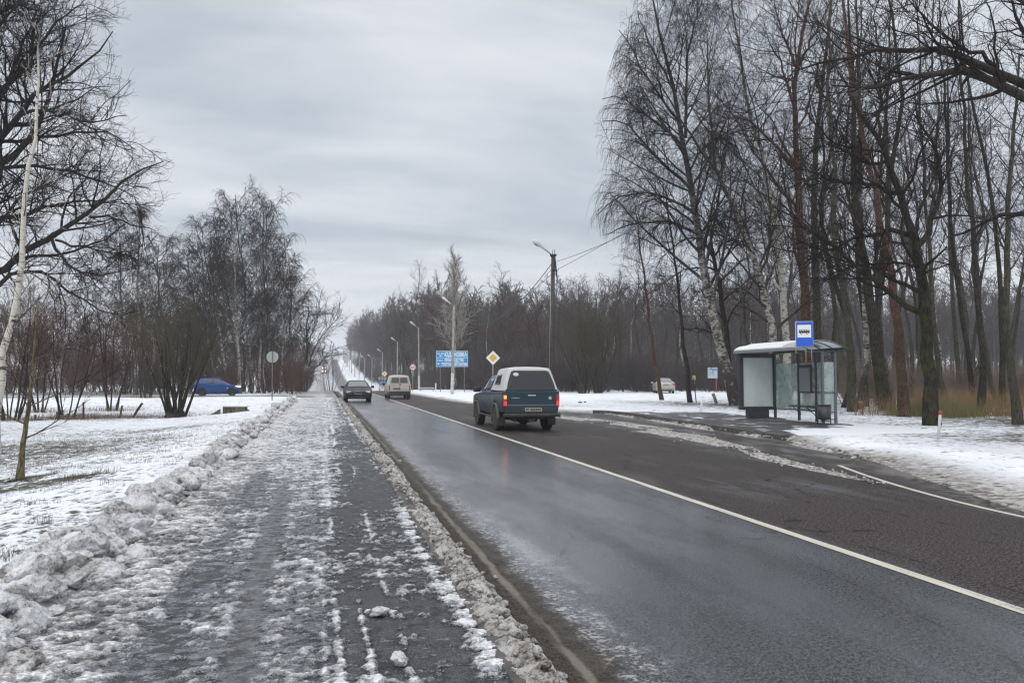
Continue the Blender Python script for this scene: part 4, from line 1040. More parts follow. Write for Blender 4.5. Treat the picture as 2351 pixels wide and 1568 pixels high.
undergrowth('thicket_brush', 'rusty brush at the foot of the trees beyond the side road', ug3, 120, .8, 3.4, TWR, 313)

# grass: dry brown tussocks on the right, green and straw blades poking through the snow on the left
def m_grass(name, c0, c1):
    M = Mat(name); p = M.pos(); M.set(base=M.mix(M.noise(p, 1.3, 4, .7).ss(.35, .65), c0, c1), rough=.8); return M.m
def blades(name, label, fpos, n, h, w_, mat, seed, lean=.35):
    r = np.random.default_rng(seed); XY = np.array([fpos(r) for _ in range(n)]); z = land(XY[:, 0], XY[:, 1]) - .01
    a = r.uniform(0, 6.28, n); L = r.uniform(h[0], h[1], n); b_ = np.abs(r.normal(0, lean, n)); la = r.uniform(0, 6.28, n)
    side = np.stack([np.cos(a), np.sin(a), 0 * a], 1) * w_; ld = np.stack([np.cos(la), np.sin(la), 0 * la], 1)
    B = np.stack([XY[:, 0], XY[:, 1], z], 1); M_ = B + np.array([0, 0, 1.]) * (L * .55)[:, None] + ld * (L * b_ * .35)[:, None]
    Tp = B + np.array([0, 0, 1.]) * (L * (1 - .35 * np.minimum(b_, 1)))[:, None] + ld * (L * b_)[:, None]
    V = np.stack([B - side, B + side, M_ + side * .7, M_ - side * .7, Tp], 1).reshape(-1, 3); o = np.arange(n)[:, None] * 5
    me = mesh_np(name, V, [o + np.array([[0, 1, 2, 3]]), o + np.array([[3, 2, 4]])])
    return tag(obj(name, me, mat), label, 'grass', kind='stuff')
def gclump(cs, sp):
    def f(r):
        c = cs[r.integers(len(cs))]; return c[0] + r.normal(0, sp), c[1] + r.normal(0, sp)
    return f
rg = np.random.default_rng(77)
def drypos(r):
    while True:
        x = r.uniform(2100, 2480) if r.random() < .86 else r.uniform(1960, 2120); d = r.uniform(29.5, 44); q = at(x, 900, d)
        if fbm(np.array(q.x * .9), np.array(q.y * .9), seed=88) + .12 * (x > 2200) > .54 + r.uniform(-.05, .05): return q.x, q.y
blades('dry_grass', 'tall dry rust brown grass at the edge of the right wood', drypos, 10500, (.25, 1.35), .005, m_grass('dry_rust_grass', (.20, .105, .05), (.21, .155, .07)), 401, .4)
def grn(r): return 22.4 + r.normal(0, .7), 25.6 + r.normal(0, .8)
blades('green_grass', 'pale green grass tuft among the dry brown grass', grn, 3500, (.3, .8), .005, m_grass('pale_green_grass', (.13, .125, .045), (.19, .175, .07)), 402, .4)
cl = [(rg.uniform(-9, -2.5), rg.uniform(5.5, 20)) for _ in range(130)] + [(-5.3 + rg.normal(0, .3), 16.1 + rg.normal(0, .3)) for _ in range(6)] + [(-4.2 + rg.normal(0, .3), 15.2 + rg.normal(0, .2)) for _ in range(8)] + [(-2.75, 7.9), (-2.7, 8.0), (-3.6, 7.6), (-3.5, 7.75)] * 2
blades('meadow_grass', 'sparse grass blades poking through the snow of the meadow', gclump(cl, .07), 3600, (.05, .17), .0022, m_grass('meadow_grass_blades', (.055, .06, .022), (.12, .10, .05)), 403, .6)
SB = [put(x_, y_, d_) for x_, y_, d_ in ((22, 946, 37), (150, 941, 39), (255, 925, 48), (92, 930, 45), (335, 915, 60), (405, 932, 44), (192, 944, 38), (302, 940, 41))]
def shb(r):
    c = SB[r.integers(len(SB))]; return c.x + r.normal(0, .9), c.y + r.normal(0, 1.0)
blades('shrub_foot_grass', 'dead grass and weeds around the feet of the shrubs beyond the meadow', shb, 5200, (.08, .5), .005, m_grass('dead_straw_grass', (.10, .075, .045), (.20, .155, .10)), 405, .7)
def bl2(r): return -7.2 + r.normal(0, 2.2), 24 + r.normal(0, 3.2)
blades('flattened_grass', 'thin flattened grass showing through the snow in the middle of the meadow', bl2, 9000, (.03, .11), .003, m_grass('flattened_meadow_grass', (.09, .085, .045), (.15, .13, .08)), 404, .9)

# ------------------------------------------------------------------ materials for the made things
def mp(name, base, rough=.5, metal=0.0, coat=0.0, spec=.5, grime=None, es=0, emit=None, gs=3.0):
    M = Mat(name); p = M.obj(); n = M.noise(p, gs, 5, .6)
    if grime: base = M.mix((n.ss(.35, .75) * grime[1]).cl(), base, grime[0])
    else: base = M.mix(n.ss(.3, .8) * .18, base, tuple(v * .75 for v in base))
    M.set(base=base, rough=n * .12 + (rough - .06), metal=metal, coat=coat, spec=spec)
    if es: M.set(emit=emit, es=es)
    return M.m
def m_paintcar(name, base, dirt=(.10, .092, .08), amt=.85, h0=.25, h1=.95, rough=.32, coat=.5):
    """car paint with road spray thrown up from the bottom; painted shade on the blue hatchback"""
    M = Mat(name); p = M.obj(); x, y, z = M.sep(p); n = M.noise(p, 2.2, 5, .6)
    d = ((z + (n - .5) * .5).ss(h1, h0) * amt + n.ss(.45, .8) * .12).cl()
    M.set(base=M.mix(d, base, dirt), rough=d * .4 + rough, coat=coat * .5, spec=.3); return M.m
GLASS = mp('car_glass', (.018, .022, .026), .08, coat=.6); RUB = mp('tyre_rubber', (.018, .017, .016), .85, grime=((.09, .082, .072), .6))
DARKP = mp('black_plastic', (.022, .022, .023), .6, grime=((.08, .072, .064), .4)); RIM = mp('dull_alloy', (.26, .26, .25), .45, .6, grime=((.10, .09, .08), .7))
REDL = mp('red_tail_lamp', (.35, .015, .012), .2, coat=.5); LENS = mp('clear_lamp_lens', (.48, .50, .52), .12, .2, coat=.8)
WHT = mp('white_enamel', (.72, .72, .70), .45); CHR = mp('bright_trim', (.50, .50, .50), .25, .8)
def lit(name, c, s): return mp(name, tuple(min(1, v) for v in c), .3, emit=c, es=s)
BRK = lit('lit_brake_lamp', (1, .03, .03), .5); AMB = lit('lit_amber_indicator', (1, .33, .04), 1.1); HEAD = lit('lit_headlamp', (1, .97, .9), 5); HEADW = lit('warm_lit_headlamp', (1, .75, .5), 1.8)
STEEL = mp('galvanised_steel', (.34, .355, .36), .5, .55); SGREY = mp('grey_back_of_sign', (.36, .40, .40), .5, .35); DST = mp('dark_grey_steel', (.040, .044, .052), .45, .1)
MST = mp('mid_grey_steel', (.13, .145, .165), .45, .2); RUSTP = mp('thin_rusty_post', (.13, .11, .10), .7)

# ------------------------------------------------------------------ cars: one closed surface from cross sections
class Body:
    """stations: (y, z_sill, z_belt, z_top, half_sill, half_belt, half_top). y grows towards the tail."""
    def __init__(s, st, crown=.05): s.st = np.array(st, float); s.crown = crown
    def sec(s, y):
        v = [np.interp(y, s.st[:, 0], s.st[:, i]) for i in range(1, 7)]
        zs, zb, zt, ws, wb, wt = v; c = min(s.crown, max(0, (zt - zb)) * .5 + .012)
        return np.array([(0, zs), (ws * .9, zs), (ws, zs + .05), (max(ws, wb) * 1.0 + .012, zs + (zb - zs) * .45), (wb, zb - .015), (wb - .012, zb), (wt + (wb - wt) * .06, zt - c - max(0, zt - zb) * .06), (wt * .93, zt - c * .62), (wt * .55, zt - c * .12), (0, zt)])
    def pt(s, y, t, side=1):
        P = s.sec(y); t = np.clip(t, 0, len(P) - 1.0001); i = int(t); u = t - i; p = P[i] * (1 - u) + P[i + 1] * u
        return np.array([p[0] * side, y, p[1]])
    def mesh(s, n=46):
        y0, y1 = s.st[0, 0], s.st[-1, 0]; ys = np.unique(np.concatenate([np.linspace(y0, y1, n), s.st[:, 0]]))
        bm = bmesh.new(); rings = []
        for y in ys:
            P = s.sec(y); full = [(x, z) for x, z in P] + [(-x, z) for x, z in P[-2:0:-1]]
            rings.append([bm.verts.new((x, y, z)) for x, z in full])
        m = len(rings[0])
        for a, b in zip(rings, rings[1:]):
            for k in range(m): bm.faces.new((a[k], a[(k + 1) % m], b[(k + 1) % m], b[k]))
        bm.faces.new(rings[0]); bm.faces.new(rings[-1][::-1]); bmesh.ops.recalc_face_normals(bm, faces=bm.faces); return bm
    def patch(s, name, mat, parent, corners, side=1, off=.007, n=6, both=False):
        """a pane laid 7 mm proud of the body: corners (y,t) bottom-front, bottom-rear, top-rear, top-front"""
        bm = bmesh.new()
        for sd in ((1, -1) if both else (side,)):
            (a, b, c, d) = [np.array(q, float) for q in corners]; G = {}; N = {}
            for i in range(n + 1):
                for j in range(n + 1):
                    u, v = i / n, j / n; q = (a * (1 - u) + b * u) * (1 - v) + (d * (1 - u) + c * u) * v
                    p = s.pt(q[0], q[1], sd); e = .01
                    ty = s.pt(q[0] + e, q[1], sd) - s.pt(q[0] - e, q[1], sd); tt = s.pt(q[0], q[1] + e, sd) - s.pt(q[0], q[1] - e, sd)
                    nn = np.cross(ty, tt) * sd; nn = nn / (np.linalg.norm(nn) + 1e-9)
                    if nn[0] * sd < -.2 or nn[2] < -.3: nn = -nn
                    G[i, j] = bm.verts.new(p + nn * off); N[i, j] = bm.verts.new(p - nn * .004)
            for i in range(n):
                for j in range(n): bm.faces.new((G[i, j], G[i + 1, j], G[i + 1, j + 1], G[i, j + 1])).smooth = True
            for k in range(n):
                for (p, q) in (((k, 0), (k + 1, 0)), ((k, n), (k + 1, n)), ((0, k), (0, k + 1)), ((n, k), (n, k + 1))): bm.faces.new((G[p], G[q], N[q], N[p]))
        bmesh.ops.recalc_face_normals(bm, faces=bm.faces)
        me = bpy.data.meshes.new(name); bm.to_mesh(me); bm.free(); return obj(name, me, mat, parent)
    def screen(s, name, mat, parent, y0, y1, t0=7.0, off=.008, n=8, k0=1.0, k1=1.0):
        """a windscreen: spans both sides between two stations of the sloping roof; k narrows the ends"""
        bm = bmesh.new(); G = {}; N = {}
        for i in range(n + 1):
            y = y0 + (y1 - y0) * i / n; kk = k0 + (k1 - k0) * i / n
            for j in range(-n, n + 1):
                t = 9 - abs(j) / n * (9 - t0) * kk; p = s.pt(y, t, 1 if j >= 0 else -1)
                e = .015; sl = (s.pt(y + e, 8.9)[2] - s.pt(y - e, 8.9)[2]) / (2 * e); nn = np.array([0, -sl, 1.0]); nn /= np.linalg.norm(nn)
                G[i, j] = bm.verts.new(p + nn * off); N[i, j] = bm.verts.new(p - nn * .004)
        for i in range(n):
            for j in range(-n, n): bm.faces.new((G[i, j], G[i + 1, j], G[i + 1, j + 1], G[i, j + 1])).smooth = True
            for j in (-n, n): bm.faces.new((G[i, j], G[i + 1, j], N[i + 1, j], N[i, j]))
        for j in range(-n, n):
            for i in (0, n): bm.faces.new((G[i, j], G[i, j + 1], N[i, j + 1], N[i, j]))
        bmesh.ops.recalc_face_normals(bm, faces=bm.faces)
        me = bpy.data.meshes.new(name); bm.to_mesh(me); bm.free(); return obj(name, me, mat, parent)
def body_obj(name, bm, mat, parent, axles, r, w, bev=.02):
    """cut the wheel arches, soften the edges"""
    me = bpy.data.meshes.new(name); bm.to_mesh(me); bm.free(); me.materials.append(mat); me.materials.append(DARKP)
    o = bpy.data.objects.new(name, me); COL.objects.link(o); tmp = []
    for y in axles:
        for sx in (-1, 1):
            c = MB().lathe([(r, -.17), (r, .3)] if sx > 0 else [(r, -.3), (r, .17)], 28, 'x', (sx * (w - .06), y, r - .045)).build('cutter', DARKP)
            md = o.modifiers.new('b', 'BOOLEAN'); md.operation = 'DIFFERENCE'; md.object = c; md.solver = 'EXACT'; tmp.append(c)
    if bev:
        md = o.modifiers.new('v', 'BEVEL'); md.width = bev; md.segments = 2; md.limit_method = 'ANGLE'; md.angle_limit = math.radians(38)
    dg = bpy.context.evaluated_depsgraph_get(); me2 = bpy.data.meshes.new_from_object(o.evaluated_get(dg)); me2.name = name
    for c in tmp: bpy.data.objects.remove(c, do_unlink=True)
    o.modifiers.clear(); o.data = me2; me2.polygons.foreach_set('use_smooth', [True] * len(me2.polygons)); me2.set_sharp_from_angle(angle=math.radians(32))
    o.parent = parent; return o
def wheel(parent, x, y, r, w, rim=RIM, tyre=RUB):
    sx = 1 if x > 0 else -1; h = w / 2
    e = bpy.data.objects.new('wheel', None); COL.objects.link(e); e.parent = parent; e.location = (x, y, r)
    MB().lathe([(r * .62, -h * .8), (r * .9, -h), (r * .985, -h * .75), (r, 0), (r * .985, h * .75), (r * .9, h), (r * .62, h * .8)], 28, 'x').build('tyre', tyre, e)
    b = MB().lathe([(r * .12, sx * h * .62), (r * .60, sx * h * .5), (r * .66, sx * h * .86), (r * .63, sx * h * .2)], 24, 'x')
    for k in range(6):
        a = k * PI / 3; b.box((sx * h * .66, math.cos(a) * r * .36, math.sin(a) * r * .36), (.02, r * .55, r * .13), rot=Matrix.Rotation(a, 3, 'X'))
    b.build('rim', rim, e); return e
def plate(parent, c, face=1, w=.52, name='licence_plate'):
    e = MB().box(c, (w, .012, .112), bev=.003).build(name, mp('dirty_plate_white', (.30, .285, .26), .6), parent)
    b = MB(); x = -w * .42; r = random.Random(int(c[1] * 99))
    for k in range(6):
        ww = r.choice((.035, .04)); xx = x + ww / 2
        b.box((c[0] + xx, c[1] + face * .0075, c[2] - .002), (ww, .003, .062)); x += ww + .016
    b.box((c[0] + w * .36, c[1] + face * .0075, c[2] + .008), (.07, .003, .045)); b.build('characters', mp('plate_black', (.05, .05, .05), .6), e); return e
def mirror(parent, x, y, z, mat, s=1.0):
    b = MB()
    b.box((x, y, z), (.20 * s, .11 * s, .15 * s), bev=.035 * s); b.box((x * .93, y + .01, z - .03), (.12 * s, .05, .04)); return b.build('wing_mirror', mat, parent, smooth=True)

# ---- the pickup with a white canopy (y 0 at the nose, tail towards the camera once turned)
def pickup():
    t = thing('pickup_truck', 'dark blue pickup with a white canopy and lit brake lights, driving away', 'pickup')
    PB = m_paintcar('teal_blue_truck_paint', (.009, .034, .058), (.034, .034, .035), .85, .35, 1.2, .30, .5)
    PW = m_paintcar('white_canopy_paint', (.50, .50, .50), (.28, .265, .25), .45, .9, 1.6, .35, .3)
    FL = m_paintcar('dirty_grey_flare', (.07, .07, .075), (.13, .12, .105), .9, .3, 1.4, .5, 0)
    L = 5.0; R_ = .375
    B = Body([(0, .50, .86, .90, .70, .76, .62), (.12, .46, .98, 1.02, .80, .84, .70), (.6, .46, 1.06, 1.12, .84, .865, .72), (1.25, .46, 1.10, 1.17, .84, .865, .72),
              (1.95, .46, 1.13, 1.66, .84, .865, .60), (2.15, .46, 1.13, 1.70, .84, .865, .61), (3.05, .46, 1.15, 1.71, .84, .865, .62), (3.12, .46, 1.16, 1.60, .84, .865, .62), (3.2, .50, 1.17, 1.19, .84, .865, .80),
              (4.92, .55, 1.19, 1.21, .83, .865, .80), (5.0, .58, 1.19, 1.205, .81, .845, .79)])
    body_obj('body', B.mesh(70), PB, t, (.92, 3.92), .47, .865)
    B.screen('windscreen', GLASS, t, 1.33, 1.90, 6.6)
    for sd in (1, -1):
        B.patch('side_window', GLASS, t, [(1.62, 5.12), (2.28, 5.12), (2.28, 5.86), (1.96, 5.86)], sd)
        B.patch('side_window', GLASS, t, [(2.34, 5.12), (2.96, 5.12), (2.92, 5.86), (2.34, 5.86)], sd)
        # flares over the wheels
        for y in (.92, 3.92):
            b = MB(); a0, a1 = .0, PI; pts = [(sd * .872, y + math.cos(a) * .475, .34 + math.sin(a) * .475) for a in np.linspace(-.18, PI + .18, 15)]
            b.tube(pts, .042, 8).build('wheel_flare', FL, t)
        MB().tube([(sd * .86, 1.42, .44), (sd * .90, 1.5, .42), (sd * .90, 3.3, .42), (sd * .86, 3.38, .44)], .03, 8).build('side_step', DARKP, t)
        MB().box((sd * .868, 2.30, 1.02), (.02, .14, .035), bev=.006).build('door_handle', CHR, t)
        MB().box((sd * .868, 2.92, 1.02), (.02, .14, .035), bev=.006).build('door_handle', CHR, t)
        mirror(t, sd * 1.0, 1.62, 1.22, DARKP, 1.25)
        # tail lamp cluster
        e = MB().box((sd * .80, 5.0, .93), (.105, .05, .33), bev=.01).build('tail_light', REDL, t)
        MB().box((sd * .80, 5.018, 1.03), (.088, .03, .10), bev=.012).build('indicator', AMB if sd > 0 else REDL, e)
        MB().box((sd * .80, 5.018, .84), (.088, .03, .13), bev=.012).build('brake_light', BRK, e)
        MB().box((sd * .66, .02, .80), (.28, .06, .17), bev=.02).build('headlight', LENS, t)
        MB().box((sd * .78, 4.42, .30), (.24, .02, .26)).build('mud_flap', DARKP, t)
    # gaps of the doors
    b = MB()
    for sd in (1, -1):
        for y in (2.31, 3.02): b.box((sd * .874, y, .83), (.006, .012, .52))
    b.build('door_gap', DARKP, t)
    # tailgate
    tg = MB().box((0, 5.005, .985), (1.46, .035, .39), bev=.012).build('tailgate', PB, t)
    MB().box((0, 5.03, 1.075), (.24, .02, .045), bev=.01).build('handle', CHR, tg)
    b = MB(); r = random.Random(4); x = .66
    for k in range(7): b.box((.60 - k * .036, 5.027, 1.005), (.026, .004, .022), rot=Matrix.Rotation(.12, 3, 'Y'))
    b.lathe([(.05, 0), (.05, .006)], 16, 'y', (-.56, 5.024, 1.0)); b.build('badge', CHR, tg)
    MB().box((0, 5.02, .80), (1.46, .012, .018)).build('crease', mp('crease_highlight', (.10, .19, .25), .3, coat=.5), tg)  # lighter blue strip, a highlight painted along the tailgate crease
    vb = MB().box((0, 4.98, .67), (1.60, .10, .24), bev=.03).build('rear_valance', PB, t)
    plate(t, (-.05, 5.036, .66))
    bu = MB(); bu.box((0, 5.06, .50), (1.72, .16, .11), bev=.035); bu.build('rear_bumper', DARKP, t, smooth=False)
    b = MB(); b.tube([(-.80, 3.92, .37), (.80, 3.92, .37)], .05); b.lathe([(.06, -.14), (.14, -.08), (.14, .08), (.06, .14)], 14, 'x', (-.1, 3.92, .36)); b.box((0, 4.5, .42), (1.0, .9, .06)); b.tube([(-.7, .92, .37), (.7, .92, .37)], .04)
    b.box((0, 2.4, .44), (.9, 3.4, .08)); b.tube([(.45, 4.3, .34), (.48, 5.0, .33)], .03); b.box((0, 4.95, .36), (.2, .14, .09)); b.lathe([(.33, -.09), (.33, .09)], 18, 'z', (.05, 4.55, .38)); b.build('underbody', DARKP, t)
    # canopy
    C = Body([(3.06, 1.20, 1.24, 1.70, .80, .80, .60), (3.14, 1.20, 1.24, 1.78, .83, .84, .63), (3.45, 1.20, 1.24, 1.90, .835, .845, .655), (4.3, 1.20, 1.24, 1.93, .835, .845, .66), (4.86, 1.20, 1.24, 1.92, .835, .845, .65), (4.97, 1.20, 1.24, 1.88, .82, .83, .63)], .06)
    bm = C.mesh(40)
    for v in bm.verts:   # the back of the canopy slopes in towards the top
        if v.co.y > 4.5: v.co.y -= max(0, v.co.z - 1.22) * .30 * min(1, (v.co.y - 4.5) / .47)
    body_obj('canopy', bm, PW, t, (), 0, 0, .035)
    cz = lambda z: 4.972 - max(0, z - 1.22) * .30
    b = MB(); o_ = .012
    pl = [(-.745, 1.245), (.745, 1.245), (.70, 1.45), (.61, 1.70), (.575, 1.775), (.50, 1.81), (-.50, 1.81), (-.575, 1.775), (-.61, 1.70), (-.70, 1.45)]
    A = [b.bm.verts.new((x, cz(z) + o_, z)) for x, z in pl]; A2 = [b.bm.verts.new((x, cz(z) - .01, z)) for x, z in pl]; b.bm.faces.new(A)
    for k in range(len(pl)): b.bm.faces.new((A[k], A[(k + 1) % len(pl)], A2[(k + 1) % len(pl)], A2[k]))
    rw = b.build('rear_window', mp('dirty_rear_glass', (.018, .020, .026), .4, coat=.1), t)
    b = MB(); b.box((0, 4.985, 1.235), (1.56, .05, .035)); b.build('window_sill', DARKP, rw)
    b = MB().lathe([(.065, 0), (.065, .004)], 18, 'y', (0, 0, 0))
    for v in b.bm.verts: v.co = Vector((v.co.x * 1.3 + .44, cz(1.70) + .016 + v.co.y + (v.co.z) * -.3, 1.70 + v.co.z * .8))
    b.build('sticker', mp('grey_white_sticker', (.55, .56, .60), .5), rw)
    for sd in (1, -1):
        C.patch('canopy_window', GLASS, t, [(3.42, 5.25), (4.30, 5.25), (4.20, 5.80), (3.52, 5.80)], sd, .012)
    for x, y in ((.76, .92), (-.76, .92), (.76, 3.92), (-.76, 3.92)): wheel(t, x, y, R_, .25)
    return t
t = pickup(); q = at(1219, 988, 23.45); t.location = (q.x + .02, q.y + 5.0, 0)
t.rotation_euler = (0, 0, PI)
# ---- black saloon coming towards the camera
def car(kind, label, cat, paint, st, glass, axles, r, width, tw, group=None):
    t = thing(kind, label, cat, group=group); B = Body(st); body_obj('body', B.mesh(60), paint, t, axles, r + .055, width, .02)
    for y in axles:
        for sx in (1, -1): wheel(t, sx * (width - tw / 2 - .03), y, r, tw)
    return t, B
SALOON = [(0, .36, .58, .62, .60, .70, .52), (.06, .26, .66, .70, .74, .80, .60), (.35, .22, .76, .80, .84, .865, .66), (1.0, .20, .86, .92, .86, .885, .70), (1.32, .20, .90, .965, .86, .89, .72),
          (1.98, .20, .93, 1.375, .86, .89, .58), (2.25, .20, .94, 1.425, .86, .89, .59), (2.9, .20, .95, 1.43, .86, .89, .59), (3.35, .20, .96, 1.385, .86, .89, .58), (4.02, .22, .97, 1.06, .86, .885, .66), (4.55, .26, .95, 1.03, .84, .86, .66), (4.74, .34, .88, .93, .76, .80, .60), (4.80, .42, .78, .82, .66, .70, .52)]
BK = m_paintcar('black_saloon_paint', (.003, .005, .006), (.008, .008, .008), .6, .0, .5, .42, 0.0)
t, B = car('saloon_car', 'black saloon car coming towards the camera in the near lane', 'car', BK, SALOON, GLASS, (.88, 3.65), .315, .89, .205)
B.screen('windscreen', mp('greenish_windscreen', (.11, .14, .14), .12, coat=.4), t, 1.40, 1.95, 6.75); B.screen('rear_window', GLASS, t, 3.42, 3.98, 6.8)
for sd in (1, -1):
    B.patch('side_window', GLASS, t, [(1.62, 5.1), (2.55, 5.1), (2.55, 5.88), (2.05, 5.88)], sd); B.patch('side_window', GLASS, t, [(2.62, 5.1), (3.75, 5.1), (3.35, 5.88), (2.62, 5.88)], sd)
    h = MB(); h.box((sd * .62, .115, .66), (.33, .16, .135), rot=Matrix.Rotation(-sd * .22, 3, 'Z'), bev=.03); h.build('headlight', LENS, t)
    mirror(t, sd * 1.0, 1.72, .99, BK); MB().box((sd * .55, .045, .40), (.26, .05, .08), bev=.01).build('fog_lamp', DARKP, t)
    MB().box((sd * .70, 4.77, .78), (.26, .06, .13), bev=.02).build('tail_light', REDL, t)
g = MB(); g.prism([(-.30, .72), (.30, .72), (.20, .55), (-.20, .55)], .005, .06); g = g.build('grille', DARKP, t)
b = MB()
for z in (.585, .64, .69): b.box((0, .0, z), (.46, .012, .008))
b.tube([(-.31, .002, .725), (.31, .002, .725), (.21, .002, .545), (-.21, .002, .545), (-.31, .002, .725)], .011, 6); b.build('grille_trim', CHR, g)
plate(t, (0, -.022, .475), -1); MB().box((0, .02, .335), (1.35, .08, .10), bev=.02).build('lower_intake', DARKP, t); MB().box((0, .012, .475), (1.56, .10, .13), bev=.04).build('front_bumper', BK, t)
q = at(823, 922, 51.6); t.location = (q.x, q.y, 0); t.rotation_euler = (0, 0, 0)
# ---- beige van driving away
VAN = [(0, .40, .60, .64, .60, .72, .5), (.1, .28, .72, .78, .76, .82, .6), (.9, .26, .98, 1.05, .83, .855, .66), (1.6, .26, 1.04, 1.62, .83, .86, .60), (1.85, .26, 1.05, 1.76, .83, .86, .64), (2.6, .26, 1.06, 1.80, .83, .86, .66), (4.0, .28, 1.06, 1.79, .83, .86, .67), (4.08, .30, 1.06, 1.76, .815, .845, .65), (4.12, .34, 1.04, 1.72, .80, .82, .62)]
VP = m_paintcar('dirty_beige_van_paint', (.50, .49, .45), (.13, .115, .10), .8, .15, .95, .4, .2)
t, B = car('van', 'dirty beige van with two rear windows driving away in the far lane', 'van', VP, VAN, GLASS, (.80, 3.45), .31, .86, .19)
for sd in (1, -1):
    y0 = 4.125; wx = sd * .335
    d = MB().box((sd * .365, 4.118, 1.02), (.70, .024, 1.12), bev=.006).build('rear_door', VP, t)
    b = MB(); b.prism([(wx - .29, 1.20), (wx + .29, 1.20), (wx + .29 - (.06 if sd > 0 else .0), 1.60), (wx - .29 + (.06 if sd < 0 else 0), 1.60)], 4.128, 4.138); b.build('rear_window', mp('dusty_van_glass', (.115, .115, .105), .4), d)
    MB().box((sd * .755, 4.115, .86), (.09, .05, .36), bev=.012).build('tail_light', REDL, t)
    mirror(t, sd * 1.0, 1.42, 1.12, DARKP, 1.2)
    B.patch('side_window', GLASS, t, [(1.38, 5.1), (2.1, 5.1), (2.1, 5.8), (1.68, 5.8)], sd)
MB().box((-.755, 4.128, .83), (.075, .04, .12), bev=.01).build('brake_light', BRK, t)
MB().box((0, 4.135, 1.02), (.012, .008, 1.08)).build('door_gap', DARKP, t)
MB().lathe([(.07, 0), (.07, .03)], 14, 'y', (.44, 4.12, 1.06)).build('filler_cap', mp('yellow_cap', (.45, .36, .10), .5), t)
MB().box((-.05, 4.14, 1.08), (.06, .04, .10), bev=.01).build('handle', DARKP, t); MB().box((.20, 4.136, .78), (.52, .02, .12), bev=.004).build('licence_plate', mp('dirty_plate', (.10, .095, .09), .6), t)
MB().box((0, 4.12, .44), (1.62, .14, .30), bev=.04).build('rear_bumper', DARKP, t); MB().box((-.78, 4.0, .2), (.16, .02, .2)).build('mud_flap', DARKP, t)
q = at(917, 915, 59.3); t.location = (q.x, q.y + 4.12, 0); t.rotation_euler = (0, 0, PI)
# ---- blue hatchback on the side road, nose to the right
HATCH = [(0, .34, .60, .64, .60, .70, .5), (.05, .22, .70, .74, .72, .78, .58), (.45, .19, .86, .92, .79, .81, .62), (.85, .18, .93, 1.03, .80, .82, .64), (1.62, .18, .98, 1.44, .80, .82, .56), (1.95, .18, 1.00, 1.515, .80, .82, .57), (2.6, .18, 1.04, 1.53, .80, .82, .57), (3.35, .20, 1.10, 1.46, .80, .815, .56), (3.52, .24, 1.10, 1.28, .78, .80, .58), (3.62, .34, 1.0, 1.08, .72, .75, .6)]
BL = m_paintcar('bright_blue_hatch_paint', (.008, .06, .21), (.02, .03, .05), .65, .0, .55, .25, .4)  # second tone darkens the lower body, shade put into the paint
t, B = car('hatchback_car', 'bright blue hatchback with its headlamp on, passing along the side road', 'car', BL, HATCH, GLASS, (.66, 3.02), .30, .82, .185)
B.screen('windscreen', GLASS, t, .98, 1.60, 6.7); B.screen('rear_window', GLASS, t, 3.37, 3.50, 6.9)
for sd in (1, -1):
    B.patch('side_window', GLASS, t, [(1.28, 5.1), (2.05, 5.1), (2.05, 5.86), (1.72, 5.86)], sd); B.patch('side_window', GLASS, t, [(2.13, 5.12), (2.98, 5.25), (2.82, 5.82), (2.13, 5.86)], sd)
    mirror(t, sd * .93, 1.40, 1.03, BL, .9); MB().box((sd * .60, .20, .80), (.26, .34, .13), rot=Matrix.Rotation(-sd * .5, 3, 'Z'), bev=.04).build('headlight', HEADW, t)
    MB().box((sd * .62, 3.57, .98), (.16, .10, .26), bev=.03).build('tail_light', REDL, t); MB().box((sd * .822, .98, .66), (.012, .10, .04), bev=.004).build('indicator', AMB, t)
b = MB()
for sd in (1, -1):
    for y in (1.25, 2.09, 2.75): b.box((sd * .832, y, .66), (.006, .014, .62))
b.build('door_gap', DARKP, t); MB().box((0, .02, .42), (1.2, .08, .2), bev=.03).build('grille', DARKP, t)
q = at(500, 907, 67.5); t.location = (q.x + 1.82 * 1, q.y, float(land(q.x, q.y)) + .035); t.rotation_euler = (0, 0, PI / 2 + .04)
# ---- pale saloon parked on the right
SV = m_paintcar('silver_beige_paint', (.42, .40, .36), (.22, .20, .17), .6, .1, .9, .32, .5)
t, B = car('saloon_car', 'pale silver saloon parked on the snowy plain on the right, seen from behind', 'car', SV, SALOON, GLASS, (.88, 3.65), .315, .89, .205)
B.screen('windscreen', GLASS, t, 1.40, 1.95, 6.75); B.screen('rear_window', mp('grey_rear_glass', (.10, .115, .13), .15, coat=.5), t, 3.40, 4.0, 6.9)
for sd in (1, -1):
    B.patch('side_window', GLASS, t, [(1.62, 5.1), (2.55, 5.1), (2.55, 5.88), (2.05, 5.88)], sd); B.patch('side_window', GLASS, t, [(2.62, 5.1), (3.75, 5.1), (3.35, 5.88), (2.62, 5.88)], sd)
    mirror(t, sd * 1.0, 1.72, .99, SV); MB().box((sd * .66, 4.74, .84), (.30, .10, .18), rot=Matrix.Rotation(sd * .15, 3, 'Z'), bev=.03).build('tail_light', mp('pale_red_tail_lamp', (.45, .03, .04), .25), t)
    MB().box((sd * .62, .12, .66), (.3, .14, .13), bev=.03).build('headlight', LENS, t)
plate(t, (0, 4.806, .80), 1); MB().box((0, 4.77, .50), (1.56, .12, .26), bev=.05).build('rear_bumper', SV, t); MB().box((0, 4.79, .345), (1.1, .08, .08), bev=.02).build('lower_trim', DARKP, t)
q = at(1529, 908, 73.5); hd = -YAW - .09; t.location = (q.x + 4.8 * math.sin(-hd), q.y + 4.8 * math.cos(hd), float(land(q.x, q.y)) - .02); t.rotation_euler = (0, 0, hd + PI)
